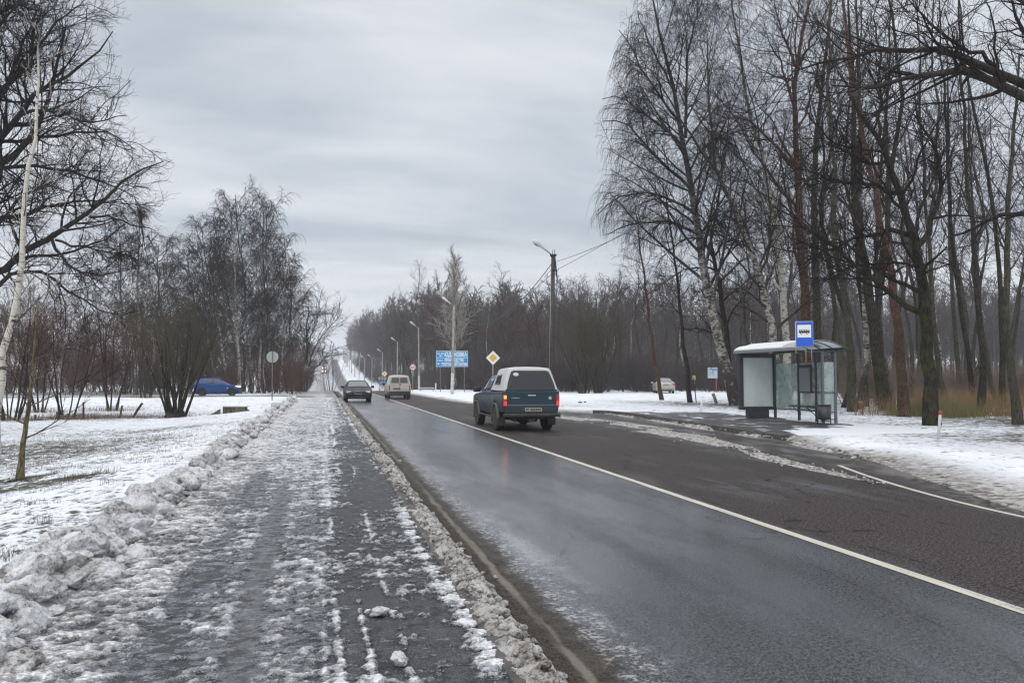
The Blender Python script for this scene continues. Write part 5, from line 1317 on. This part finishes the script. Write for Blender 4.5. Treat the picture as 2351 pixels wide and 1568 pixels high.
# ---- far traffic coming down the hill
for i, (Y0, dx_, lab, paint, k) in enumerate(((318, 1.2, 'distant white car with dazzling headlamps coming down the hill', mp('far_white_paint', (.6, .6, .6), .4), 1.0),
                                      (338, 1.3, 'distant red lorry following the white car down the hill', mp('far_red_paint', (.42, .06, .04), .4), 1.35),
                                      (470, 1.2, 'farthest car, only a pair of headlamps under the trees', mp('far_dark_paint', (.05, .05, .06), .4), 1.0))):
    st = [(a * 1, b_ * k, c * k, d * k, e * (1.1 if k > 1 else 1), f * (1.1 if k > 1 else 1), g_) for a, b_, c, d, e, f, g_ in (VAN if k > 1 else SALOON)]
    t, B = car('lorry' if k > 1 else 'far_car', lab, 'lorry' if k > 1 else 'car', paint, st, GLASS, (.85, 3.5), .33, .89, .2)
    B.screen('windscreen', GLASS, t, *((1.0, 1.55) if k > 1 else (1.4, 1.95)), 6.8)
    for sd in (1, -1): MB().lathe([(.13, 0), (.10, -.05)], 12, 'y', (sd * .62, .0, .72 * k)).build('headlight', HEAD, t)
    if k > 1:
        for sd in (1, -1): MB().lathe([(.10, 0), (.08, -.05)], 12, 'y', (sd * .45, .9, 1.45)).build('headlight', HEAD, t)
    t.location = (xo(Y0) + dx_ + .4, Y0, float(zr(Y0)))

# ------------------------------------------------------------------ lettering
def text_mb(s, size, bold=.0):
    cu = bpy.data.curves.new('t', 'FONT'); cu.body = s; cu.size = size; cu.offset = bold; cu.resolution_u = 3; cu.extrude = .0025; cu.align_x = 'LEFT'
    o = bpy.data.objects.new('t', cu); COL.objects.link(o); dg = bpy.context.evaluated_depsgraph_get(); dg.update()
    me = bpy.data.meshes.new_from_object(o.evaluated_get(dg)); bpy.data.objects.remove(o, do_unlink=True); bpy.data.curves.remove(cu); return me
def letter(b, s, x0, x1, zc, h, y, bold=.0, hh=.7):
    """text filling x0..x1, capital height h, centred on zc, facing -y"""
    me = text_mb(s, 1.0, bold); V = np.array([v.co[:] for v in me.vertices]); lo, hi = V.min(0), V.max(0); cap = .7
    kx = (x1 - x0) / (hi[0] - lo[0]); kz = h / (hi[1] - lo[1]) if hh is None else h / hh
    yl = 0 if hh is not None else lo[1]
    vs = [b.bm.verts.new((x0 + (v[0] - lo[0]) * kx, y - v[2], zc - h / 2 + (v[1] - yl) * kz)) for v in V]
    for p in me.polygons:
        try: b.bm.faces.new([vs[i] for i in p.vertices])
        except ValueError: pass
    bpy.data.meshes.remove(me)
BLUE = mp('sign_blue', (.005, .25, .54), .45); BLUE2 = mp('stop_sign_blue', (.008, .10, .62), .4); SW = mp('sign_white', (.80, .81, .81), .5); YEL = mp('sign_yellow', (.70, .44, .05), .5)
BLK = mp('sign_black', (.015, .015, .018), .5); SRED = mp('sign_red', (.42, .03, .03), .5); ZR = lambda x, y: float(land(x, y))

# big blue direction sign
q = at(1037.5, 901, 84.0); bz = ZR(q.x, q.y); t = thing('direction_sign', 'wide blue direction sign with two lines of place names behind the second lamp post', 'sign', (q.x, q.y, bz), -YAW * .8)
s = 84.0 / FOC; Wd, Hh = 73.5 * s, 36.5 * s; zc = EYE + (867 - 823.8) * s - bz
MB().box((0, 0, zc), (Wd, .04, Hh), bev=.006).build('panel', BLUE, t)
b = MB(); y_ = -.022
for z in (zc + Hh / 2 - .03, zc - Hh / 2 + .03, zc + Hh / 2 - .432 * Hh): b.box((0, y_, z), (Wd - .04, .004, .035))
for x in (-Wd / 2 + .03, Wd / 2 - .03): b.box((x, y_, zc), (.03, .004, Hh - .1))
X0 = -Wd / 2; T_ = zc + Hh / 2
letter(b, 'ЮДАНОВКА', X0 + .27 * Wd, X0 + .965 * Wd, T_ - .225 * Hh, .26 * Hh, y_, .03)
letter(b, '4,5 км', X0 + .035 * Wd, X0 + .235 * Wd, T_ - .16 * Hh, .13 * Hh, y_, .008)
letter(b, '2 км', X0 + .03 * Wd, X0 + .20 * Wd, T_ - .59 * Hh, .14 * Hh, y_, .008)
letter(b, 'ПРОИЗВОДСТВО', X0 + .27 * Wd, X0 + .87 * Wd, T_ - .59 * Hh, .175 * Hh, y_, .026)
letter(b, 'ТРОТУАРНОЙ ПЛИТКИ', X0 + .17 * Wd, X0 + .97 * Wd, T_ - .845 * Hh, .175 * Hh, y_, .026)
for xx, zz_ in ((X0 + .155 * Wd, T_ - .31 * Hh), (X0 + .09 * Wd, T_ - .81 * Hh)):
    b.box((xx + .04, y_, zz_), (.22, .004, .055)); b.prism([(xx - .20, zz_), (xx - .03, zz_ + .10), (xx - .03, zz_ - .10)], y_ - .002, y_ + .002)
b.build('lettering', SW, t)
for px in (1011, 1066): x = (px - 1037.5) * s; MB().tube([(x, .03, -.3), (x, .04, zc + .3)], .04).build('post', mp('rusty_sign_post', (.16, .13, .12), .7), t)

def diamond(px, py, d, label, z_=None, sz=.7, back=False, px_base=None):
    q = at(px, py, d); bz = ZR(q.x, q.y); t = thing('priority_sign' if not back else 'road_sign', label, 'road sign', (q.x, q.y, bz), 0); h = q.z - bz; e = sz / math.sqrt(2) * 1.0
    f = -1 if not back else 1
    def dia(r, y0, y1): return MB().prism([(0, h + r), (r, h), (0, h - r), (-r, h)], y0, y1)
    if not back:
        dia(e * 1.0, -.012, .012).build('plate', SW, t); dia(e * .58, -.018, -.0125).build('yellow_diamond', YEL, t)
        dia(e * .985, .0125, .016).build('back', SGREY, t)
    else:
        dia(e, -.012, .012).build('plate', SGREY, t); b = MB(); b.box((0, -.02, h + .1), (.5, .015, .03)); b.box((0, -.02, h - .12), (.5, .015, .03)); b.build('bracket', STEEL, t)
    MB().tube([(0, .045 * -f, -.3), (0, .045 * -f, h + e * (.3 if not back else .75))], .032).build('post', STEEL, t); return t
diamond(1132, 821.6, 55, 'yellow diamond priority sign on a post just beyond the pickup'); diamond(883, 858, 140, 'small far yellow diamond priority sign to the left of the van')
diamond(701.6, 844.6, 93, 'grey back of a diamond road sign on the left verge beyond the side road', back=True)
q = at(948, 843, 86); bz = ZR(q.x, q.y); h = q.z - bz; t = thing('speed_limit_sign', 'round speed limit sign reading 60 in front of the third lamp post', 'road sign', (q.x, q.y, bz))
MB().lathe([(.35, -.012), (.35, .012)], 32, 'y', (0, 0, h)).build('plate', SGREY, t)
MB().lathe([(.348, -.015), (.348, -.0125)], 32, 'y', (0, 0, h)).build('red_ring', SRED, t); MB().lathe([(.275, -.018), (.275, -.0155)], 32, 'y', (0, 0, h)).build('face', SW, t)
b = MB(); letter(b, '60', -.19, .19, h, .28, -.020, .02); b.build('digits', BLK, t)
MB().tube([(0, .04, -.2), (0, .04, h + .2)], .032).build('post', STEEL, t)
q = at(625.5, 819.5, 55.5); bz = ZR(q.x, q.y); h = q.z - bz; t = thing('road_sign', 'grey back of a large round road sign on a thin brown post', 'road sign', (q.x, q.y, bz))
MB().lathe([(.40, -.012), (.40, .012)], 32, 'y', (0, 0, h)).build('plate', SGREY, t); MB().tube([(.02, -.05, -.3), (0, -.05, h + .38)], .036).build('post', RUSTP, t)
q = at(692, 870, 92); q.z = ZR(q.x, q.y); 
for px, d, hh, lab in ((696.5, 90, 2.6, 'thin post beside the grey diamond sign, left one'), (709, 97, 2.2, 'thin grey post right of the grey diamond sign')):
    p = at(px, 900, d); p.z = ZR(p.x, p.y); tag(MB().tube([(0, 0, -.2), (0, 0, hh)], .03).build('post', STEEL, None, p), lab, 'post')
# small blue and beige boards far ahead
for (px, py, wp, hp, mt, lab) in ((878.5, 879, 15, 6.0, BLUE, 'small far blue sign board under the priority sign'), (879, 868.3, 18, 5, mp('beige_board', (.42, .42, .36), .6), 'long beige board on posts above the small blue sign')):
    d = 92; s = d / FOC; q = at(px, py, d); bz = ZR(q.x, q.y); h = q.z - bz; t = thing('sign_board', lab, 'sign', (q.x, q.y + (0 if py > 870 else 1), bz), -YAW)
    MB().box((0, 0, h), (wp * s, .04, hp * s), bev=.005).build('panel', mt, t)
    b = MB(); b.box((0, -.023, h + .03), (wp * s * .7, .004, .035)); b.box((-.05, -.023, h - .06), (wp * s * .55, .004, .03)); b.build('stripe', SW if mt is BLUE else DARKP, t)
    for k in (-1, 1): MB().tube([(k * wp * s * .38, .04, -.2), (k * wp * s * .38, .04, h)], .03).build('post', STEEL, t)

# ------------------------------------------------------------------ lamp posts and wires
POLE = m_conc('pale_weathered_concrete', (.36, .345, .31), (.21, .20, .18)); POLED = m_conc('dark_stained_concrete', (.085, .078, .066), (.032, .029, .025), 1.2)
LIME = m_conc('limewashed_foot', (.66, .65, .60), (.42, .40, .36)); LAMPW = mp('weathered_white_lamp', (.60, .62, .62), .4)
def lamp_post(x, y, h, label, lean=(0, 0), mat=POLE, foot=True, near=False, r=.12):
    bz = ZR(x, y); t = thing('lamp_post', label, 'lamp post', (x, y, bz), 0, 'concrete lamp posts along the road'); n = 10; L = Vector((lean[0], lean[1], h))
    MB().tube([(0, 0, -.3), L * .5, L], [r * 1.12, r * .98, r * .8], n).build('pole', mat, t)
    if foot: MB().tube([(0, 0, -.2), L * .235], [r * 1.12 + .006, r * 1.06 + .006], n).build('whitewashed_foot', LIME, t)
    e = L + Vector((0, 0, -.05)); a = e + Vector((-.55, 0, .40))
    MB().tube([e - Vector((0, 0, .35)), e + Vector((-.15, 0, .10)), a], .026).build('arm', DST if near else STEEL, t)
    R_ = Matrix.Rotation(math.radians(36), 3, 'Y')
    b = MB(); b.tube([a + Vector((.22, 0, -.16)), a + Vector((-.06, 0, .045)), a + Vector((-.22, 0, .16)), a + Vector((-.46, 0, .335)), a + Vector((-.56, 0, .40))], [.05, .065, .12, .135, .03], 12)
    for v in b.bm.verts: v.co.y *= 1.25
    lm = b.build('lamp_head', LAMPW, t, smooth=True)
    b = MB(); b.lathe([(.02, -.03), (.11, 0), (.10, .02)], 14, 'z', (0, 0, 0)); 
    for v in b.bm.verts: v.co = R_ @ Vector((v.co.x * 1.5, v.co.y, v.co.z * 1.4 - .105)) + a + Vector((-.34, 0, .245))
    b.build('glass_bowl', mp('yellowed_lamp_glass', (.30, .28, .17), .3), lm); return t
names = ['nearest lamp post, dark stained concrete, rising behind the pickup', 'second lamp post with a bright limewashed foot, in front of the blue sign', 'third lamp post with a white foot behind the 60 sign',
         'fourth lamp post, just right of the beige van roof', 'fifth lamp post, above the yellow diamond left of the van', 'sixth lamp post, between the black saloon and the van', 'seventh lamp post, above the black saloon roof']
PX = [(11.75, 40.6)] + [(12.05 + (.0 if k < 7 else 0), 40.6 + 30.8 * k) for k in range(1, 20)]
LEAN = [(.10, 0), (.16, 0), (-.12, 0), (.02, 0), (.05, 0)]
for k, (x, y) in enumerate(PX):
    x = x + float(xo(y)) - (.85 if k == 1 else 0) + (0 if k != 2 else -.25)
    if k == 0: lamp_post(x - .1, y, 8.0, names[0], (.14, 0), POLED, False, True, .125)
    else: lamp_post(x, y, 8.0, names[k] if k < 7 else 'one of the far lamp posts lining the road up the hill', LEAN[k] if k < 5 else (RNG.normal(0, .08), 0), foot=k < 8, r=.12)
# fittings at the top of the first post
p0 = Vector((PX[0][0] - .1 + .14, PX[0][1], 8.0))
b = MB(); b.box((.14, 0, -.62), (.06, .10, 1.15), rot=Matrix.Rotation(-.11, 3, 'Y')); b.box((0, 0, -.02), (.30, .26, .10)); b.tube([(-.04, 0, 0), (-.05, 0, .28)], .014, 6); b.tube([(.08, 0, 0), (.09, 0, .30)], .014, 6)
b.box((0, 0, -.80), (.24, .24, .05)); b.tube([(-.1, -.02, -.85), (-.3, -.02, -.95), (-.32, -.02, -1.2)], .015, 6)
lp = [o for o in COL.objects if o.get('label') == names[0]][0]; o = b.build('bracket', DST, lp); o.location = Vector((.14, 0, 8.0))
MB().tube([(-.13, -.02, .2), (.02, -.02, 7.2)], .018, 6).build('conduit', STEEL, lp)
def wire(name, label, a, c, sag, r=.014, n=24, mid=None):
    a, c = Vector(a), Vector(c); pts = [a.lerp(c, i / n) - Vector((0, 0, sag * 4 * (i / n) * (1 - i / n))) for i in range(n + 1)]
    tag(MB().tube(pts, r, 6).build(name, mp('dark_cable', (.05, .05, .052), .6), None), label, 'cable', 'overhead cables')
def ptop(k, dz_=-.3):
    o = [q for q in COL.objects if q.get('category') == 'lamp post'][k]; l = (.14, 0) if k == 0 else (LEAN[k] if k < 5 else (0, 0)); return Vector((o.location.x + l[0], o.location.y, o.location.z + 8.0 + dz_))
wire('overhead_cable', 'thick overhead cable sagging low between the first and second lamp posts', ptop(0, -.35), ptop(1, -.7), 2.0, .022)
wire('overhead_cable', 'upper overhead cable running straighter from the first lamp post to the second', ptop(0, -.95), ptop(1, -1.2) , 1.05, .014)
wire('overhead_cable', 'overhead cable from the first lamp post rising to the right in front of the wood', ptop(0, -.4), (12.0, 10.2, 8.9), .75, .012, 40)
wire('overhead_cable', 'thin overhead cable crossing up to the right from the first lamp post', ptop(0, -.9), (19.0, 12.0, 13.5), .5, .011, 40)
for k in (1, 2, 3, 4): wire('overhead_cable', 'slack cable between lamp posts %s' % ('two and three', 'three and four', 'four and five', 'five and six')[k - 1], ptop(k, -.5), ptop(k + 1, -.6), 1.6, .02)

# ------------------------------------------------------------------ bus shelter
def shelter():
    xb, xf, y0, y1 = 16.0, 14.72, 22.62, 26.25; z0 = .14
    t = thing('bus_shelter', 'grey steel bus shelter with a lit white advert panel, glass back and snowy curved roof', 'bus shelter', (xf, y0, z0)); W_, L_ = xb - xf, y1 - y0
    def fp(x, y): return (x, y)
    ROOFH = 2.30
    # advert case at the far end, facing us
    c = MB(); w_, h_ = 1.46, 2.02; zc = .30 + h_ / 2; yy = L_
    c.box((w_ / 2 - .10, yy, zc + h_ / 2 - .07), (w_, .16, .14)); c.box((w_ / 2 - .10, yy, zc - h_ / 2 + .055), (w_, .16, .11)); c.box((-.10 + .065, yy, zc), (.13, .16, h_ - .25)); c.box((w_ - .10 - .06, yy, zc), (.12, .16, h_ - .25))
    c.box((w_ / 2 - .10, yy + .03, zc), (w_ - .3, .06, h_ - .25))
    cs = c.build('advert_case', DST, t)
    MB().box((w_ / 2 - .095, yy - .008, zc), (w_ - .25, .012, h_ - .25)).build('white_panel', mp('frosted_white_panel', (.66, .72, .70), .28, grime=((.42, .48, .47), .5), gs=2.0), cs)
    MB().box((w_ / 2 - .12, yy, .14), (.88, .14, .32), bev=.01).build('plinth', DST, cs)
    # posts along the back
    for k, y in enumerate((0, 1.02, 2.03, L_ - .10)): MB().box((W_, y, ROOFH / 2 - .02), (.075, .075, ROOFH), bev=.004).build('post', MST if k == 0 else DST, t)
    MB().box((W_ - .46, 0, ROOFH / 2), (.075, .075, ROOFH), bev=.004).build('post', MST, t)
    # glass back and the short near side
    Mg = Mat('greenish_glass'); p = Mg.obj(); n = Mg.noise(p, 2.0, 5, .6); Mg.set(base=(.72, .88, .84), rough=.06, trans=.35, spec=.5); Mg.set(base=Mg.mix(n.ss(.35, .7), (.50, .62, .60), (.62, .74, .71)), alpha=n.ss(.2, .8) * .25 + .42)
    GL = Mg.m
    for ya, yb in ((.05, .98), (1.07, 1.98), (2.08, L_ - .16)):
        MB().box((W_ + .01, (ya + yb) / 2, 1.16), (.010, yb - ya, 1.60)).build('glass_pane', GL, t)
    MB().box((W_ - .23, .0, 1.16), (.36, .010, 1.60)).build('glass_pane', GL, t)
    b = MB(); b.box((W_, L_ / 2, .345), (.05, L_ - .1, .035)); b.box((W_ - .03, L_ / 2 - .9, .98), (.03, L_ - 1.8, .03)); b.box((W_ - .23, -.02, .98), (.44, .03, .03)); b.box((W_ - .23, 0, .12), (.40, .03, .03)); b.box((W_ - .23, 0, .345), (.40, .03, .03)); b.box((W_ - .23, 0, ROOFH - .14), (.44, .05, .05)); b.build('rail', DST, t)
    # timetable frame
    tt = MB(); tt.box((W_ - .05, 1.57, 1.42), (.04, .74, .96), bev=.01); tt = tt.build('timetable_frame', DST, t); MB().box((W_ - .075, 1.57, 1.39), (.012, .60, .80)).build('timetable_sheet', mp('blank_grey_sheet', (.20, .235, .26), .3), tt)
    b = MB()
    for z in (1.18, 1.72): b.box((W_ - .04, 1.09, z), (.02, .16, .02))
    b.build('bracket', DST, tt)
    # bench
    bn = MB(); bn.box((W_ - .24, 1.45, .50), (.36, 1.05, .05), bev=.01); bn.box((W_ - .24, .55, .49), (.36, .72, .05), bev=.01); bn = bn.build('bench_seat', DST, t)
    b = MB()
    for y in (.35, 1.05, 1.85): b.tube([(W_ - .36, y, .47), (W_ - .03, y, .20)], .014, 6)
    b.build('bench_strut', DST, bn)
    # vaulted roof
    xa, xz = -.22, W_ + .14; ya, yb = -.30, L_ + .14; n = 16; hr = .30
    def arc(k, dz=0): u = k / n; return (xa + (xz - xa) * u, ROOFH + .05 + hr * math.sin(PI * (.06 + .88 * u)) ** .8 + dz)
    sn = MB(); A = [arc(k, .035 + .02 * math.sin(k)) for k in range(n + 1)]; Bm = [arc(k, .008) for k in range(n, -1, -1)]
    sn.prism(A[:-1] + Bm[1:], ya + .95, yb - .02); sn.build('roof_snow', mp('roof_snow', (.80, .81, .84), .6), t)
    rf = MB(); A = [arc(k, .006) for k in range(n + 1)]; Bm = [arc(k, -.006) for k in range(n, -1, -1)]; rf.prism(A + Bm, ya, yb)
    Mr = Mat('frosted_roof_sheet'); pr = Mr.obj(); nr = Mr.noise(pr, 3, 4); Mr.set(base=Mr.mix(nr, (.74, .76, .79), (.86, .87, .90)), rough=.5); tl = Mr.nt.nodes.new('ShaderNodeBsdfTranslucent'); tl.inputs[0].default_value = (.85, .87, .90, 1); mxs = Mr.nt.nodes.new('ShaderNodeMixShader'); mxs.inputs[0].default_value = .6; Mr.nt.links.new(Mr.b.outputs[0], mxs.inputs[1]); Mr.nt.links.new(tl.outputs[0], mxs.inputs[2]); Mr.nt.links.new(mxs.outputs[0], Mr.nt.nodes['Material Output'].inputs[0]); rf.build('roof_sheet', Mr.m, t)
    rb = MB()
    for y in (ya, .30, .95, 1.6, 2.3, 3.0, 3.6, yb): rb.tube([(x, y, z) for x, z in (arc(k, -.02) for k in range(n + 1))], .022, 6)
    rb.build('roof_rib', MST, t)
    g = MB(); g.box((xa + .02, (ya + yb) / 2, ROOFH + .075), (.09, yb - ya + .04, .10), bev=.01); g.build('gutter', mp('pale_gutter', (.27, .28, .30), .4, .3), t)
    g = MB(); g.box((xz - .02, (ya + yb) / 2, ROOFH + .075), (.08, yb - ya, .09), bev=.01); g.box(((xa + xz) / 2, 0, ROOFH + .01), (xz - xa - .1, .07, .06)); g.box(((xa + xz) / 2, L_, ROOFH + .01), (xz - xa - .1, .07, .06)); g.tube([(xz - .02, ya - .18, ROOFH + .06), (xz - .02, ya, ROOFH + .07)], .04); g.build('roof_beam', DST, t)
    # bus stop sign standing on the gutter
    s_ = thing('bus_stop_sign', 'blue bus stop sign with a black bus pictogram, fixed above the shelter roof', 'sign'); 
    a = at(1846.5, 767, 23.6); s_.location = a; s_.rotation_euler = (0, 0, -YAW - .28)
    w2, h2 = .50, .76
    MB().box((0, .03, 0), (w2, .06, h2), bev=.008).build('panel', mp('sign_case', (.55, .56, .56), .5), s_); MB().box((.006, -.003, 0), (w2 - .03, .006, h2 - .03)).build('blue_face', BLUE2, s_); MB().box((0, -.0085, .085), (w2 * .76, .005, h2 * .49), bev=.0).build('white_square', SW, s_)
    bs = MB(); bw, bh = .30, .13; bx0, bz0 = 0, .075; y_ = -.0135
    bs.box((bx0, y_, bz0 - .012), (bw, .005, .065)); bs.box((bx0, y_, bz0 + .055), (bw * .94, .005, .012))
    for k in range(5): bs.box((bx0 - bw * .455 + k * bw * .2275, y_, bz0 + .035), (.012, .005, .04))
    for k in (-.085, .085): bs.lathe([(.032, -.0025), (.032, .0025)], 16, 'y', (bx0 + k, y_ - .0002, bz0 - .052))
    bs.build('bus_pictogram', BLK, s_)
    wl = MB()
    for k in (-.085, .085): wl.lathe([(.017, -.0025), (.017, .0025)], 14, 'y', (bx0 + k, y_ - .004, bz0 - .052))
    wl.build('pictogram_wheels', SW, s_)
    ps = MB()
    for dx_ in (-.24, .0, .20): ps.tube([(dx_ if dx_ else .04, .05, -h2 / 2 - (.18 if dx_ < 0 else .45)), (dx_ if dx_ else .04, .05, -h2 / 2 + .1)], .012 if dx_ >= 0 else .02, 6)
    ps.build('support', STEEL, s_)
    return t
shelter()
# litter bin at the near end
q = at(1895.5, 971, 25.0); t = thing('litter_bin', 'black rounded litter bin on a low stand beside the near end of the shelter', 'litter bin', (q.x - .05, q.y, .14))
MB().lathe([(.10, .13), (.17, .15), (.205, .24), (.215, .60), (.20, .60), (.19, .25), (.02, .2)], 24).build('bucket', DST, t, smooth=True); MB().lathe([(.225, .585), (.225, .615), (.205, .615), (.205, .585)], 24).build('rim', DARKP, t)
b = MB(); b.tube([(-.235, 0, 0), (-.235, 0, .45)], .014); b.tube([(.235, 0, 0), (.235, 0, .45)], .014); b.tube([(-.235, 0, .10), (.235, 0, .10)], .014); b.tube([(-.235, 0, .42), (.235, 0, .42)], .012); b.build('stand', DST, t)

# ------------------------------------------------------------------ small posts and odds and ends
def post(name, label, cat, x, y, d, xt, yt, r, mat, cap=None, sq=True):
    q = at(x, y, d); z = ZR(q.x, q.y); T_ = at(xt, yt, d); h = T_.z - q.z; v = Vector((T_.x - q.x, T_.y - q.y, h)); t = thing(name, label, cat, (q.x, q.y, z))
    MB().tube([(0, 0, -.1), v * .6, v], r, 8 if not sq else 6).build('shaft', mat, t)
    if cap: MB().tube([v * .87, v * 1.006], r * 1.08, 8).build('cap', cap, t)
    return t
post('marker_post', 'white marker post with a red tip standing in the snow at the right', 'marker post', 2154, 1022, 18.9, 2159.5, 956, .032, mp('grey_white_post', (.55, .56, .54), .6), SRED)
post('white_post', 'short leaning white post near the far end of the bus platform', 'post', 1608, 948, 34.8, 1613, 909, .045, WHT)
post('grey_stub', 'short dark grey stub leaning left beside the big birch', 'post', 1646, 932, 45, 1637, 909, .09, CONC)
t = post('marker_plate', 'small yellow plate on a thin black leaning stake', 'marker', 1599, 931, 45.5, 1592.5, 874, .028, BLK)
MB().box((-.13, 0, 1.44), (.19, .03, .27), bev=.03).build('plate', mp('pale_yellow_plate', (.55, .52, .22), .5), t); MB().tube([(-.10, 0, 1.05), (-.13, 0, 1.36)], .03).build('yellow_sleeve', YEL, t)
q = at(1636.5, 904, 79); bz = ZR(q.x, q.y); t = thing('notice_board', 'pale blue notice board on a red post at the edge of the wood', 'notice board', (q.x, q.y, bz), -YAW - .05); hz = EYE + (867 - 856) * 79 / FOC - bz
MB().box((0, 0, hz), (.95, .04, 1.06), bev=.01).build('panel', mp('pale_blue_board', (.50, .60, .70), .5), t); MB().tube([(.36, .04, -.2), (.36, .04, hz)], .06).build('post', mp('red_post', (.42, .06, .09), .6), t)
b = MB(); b.box((-.1, -.023, hz + .35), (.5, .004, .10)); b.box((.30, -.023, hz + .33), (.22, .004, .2)); b.build('printed_header', mp('board_blue_print', (.12, .30, .50), .5), t)
b = MB()
for k in range(6): b.box((-.08 + (k % 2) * .04, -.023, hz + .12 - k * .09), (.6, .004, .02))
b.build('printed_lines', mp('faint_print', (.36, .42, .46), .5), t)
for px, lab in ((1000.5, 'white bollard left of the second lamp post'),):
    post('bollard', lab, 'bollard', px, 902, 90, px, 884, .08, WHT)
q = at(980, 899, 90); t = thing('low_rail', 'low snow topped rail beside the white bollard', 'rail', (q.x, q.y, ZR(q.x, q.y)), -YAW); MB().box((0, 0, .28), (1.7, .08, .10), bev=.01).build('rail', m_conc('rail_concrete'), t)
MB().box((0, 0, .36), (1.7, .10, .06), bev=.02).build('snow_cap', mp('cap_snow', (.8, .8, .83), .6), t)
for k in (-.7, .7): MB().box((k, 0, .1), (.10, .07, .4)).build('leg', CONC, t)
q = at(1300, 902, 98); z = ZR(q.x, q.y); t = thing('metal_shed', 'light blue corrugated metal shed behind the pickup', 'shed', (q.x, q.y, z), -YAW)
b = MB(); 
for k in range(30): b.box((-2.2 + k * .13, 0, .82), (.07, .06, 1.64))
b.box((-.3, .03, .82), (3.9, .05, 1.62)); b.box((1.6, 1.2, .80), (.05, 2.4, 1.58)); b.box((-2.2, 1.2, .80), (.05, 2.4, 1.58)); b.box((-.3, 2.4, .80), (3.9, .05, 1.58)); b.build('wall', mp('faded_blue_metal', (.30, .42, .50), .5, grime=((.22, .28, .32), .6)), t)
MB().box((-.3, 1.2, 1.68), (4.05, 2.6, .06)).build('roof', STEEL, t)
# culvert mouth in the ditch
q = at(540, 936, 43.4); t = thing('culvert', 'concrete culvert mouth with a mossy stained face in the snowy ditch', 'culvert', (q.x, q.y, ZR(q.x, q.y)), -.18)
CV = m_bark('mossy_culvert_concrete', (.20, .17, .12), (.055, .048, .036), (.09, .085, .035), .25)
MB().box((0, 0, .22), (1.28, .22, .62), bev=.02).build('headwall', CV, t); MB().box((0, 0, .565), (1.36, .34, .07), bev=.02).build('snow_cap', mp('culvert_snow', (.8, .81, .85), .6), t)
for sd, (w_, h_) in ((-1, (.75, .42)), (1, (.62, .40))): MB().prism([(0, -.2), (sd * w_, -.25), (sd * (w_ + .25), .02), (sd * w_ * .55, .16), (0, h_)], -.05, .12).build('wing_wall', m_conc('brown_wing_wall', (.16, .12, .10), (.08, .06, .05)), t).location = Vector((sd * .74, -.25, 0))
# stakes and stumps in the meadow
for x, y, d, xt, yt, r, lab in ((192, 944, 38, 192, 905, .045, 'single upright reddish stake in the meadow'), (134, 940, 39, 132, 925, .07, 'short stump left of the upright stake'), (275, 938, 41, 281, 910, .05, 'leaning stake, left of the pair before the willow'),
                               (302, 940, 41, 327, 905, .06, 'dark stake slanting to the right before the willow'), (81, 944, 38, 82, 932, .05, 'tiny stump at the left of the meadow')):
    post('stake', lab, 'stake', x, y, d, xt, yt, r, m_bark('stake_wood', (.16, .085, .065), (.04, .028, .022)), None, False)
# a few dark clods lying on the snow
b = MB(); r = random.Random(3)
for (px, py, d) in ((1467, 1026 / 1.1059, 47),): pass
for px, py, s_, lab in ((1332, 925, .16, 'dark clod of earth on the snow right of the pickup'), (1343, 924, .10, 'smaller dark clod on the snow right of the pickup')):
    V, F = chunk(2, int(px), s_, .6); ry = FW + RT * ((px - CX) / FOC) + UP * ((CY - py) / FOC); d = (EYE - .1) / -ry.z; q = at(px, py, d)
    tag(obj('clod', mesh_np('clod', V, F), mp('dark_earth', (.05, .042, .035), .9), None, (q.x, q.y, ZR(q.x, q.y) + .03)), lab, 'clod')
for sgx, w_, lab in ((112, .55, 'low dark branch litter beside the sapling foot'), ):
    q = at(sgx - 60, 1082, 14.0); b = MB(); r = random.Random(8)
    for k in range(14):
        a = r.uniform(-.5, .5); x = r.uniform(-.5, .5); y = r.uniform(-.2, .2); l = r.uniform(.1, .35); b.tube([(x, y, .02), (x + l * math.cos(a), y + l * math.sin(a), .03 + r.uniform(0, .03))], .006, 5)
    tag(b.build('fallen_twigs', BARK, None, (q.x, q.y, ZR(q.x, q.y))), lab, 'twigs', kind='stuff')

# ------------------------------------------------------------------ the damp air over the valley
hz = MB().box((80, 380, 30), (1200, 1000, 96)).build('haze', None); hm = bpy.data.materials.new('haze'); hm.use_nodes = True; nt = hm.node_tree; nt.nodes.remove(nt.nodes['Principled BSDF'])
pv = nt.nodes.new('ShaderNodeVolumePrincipled'); pv.inputs['Color'].default_value = (.86, .89, .95, 1); pv.inputs['Density'].default_value = .00055; pv.inputs['Anisotropy'].default_value = .0
nt.links.new(pv.outputs[0], nt.nodes['Material Output'].inputs['Volume']); hz.data.materials.append(hm); tag(hz, kind='stuff')
scene.cycles.volume_bounces = 1; scene.cycles.max_bounces = 8; scene.cycles.transparent_max_bounces = 12
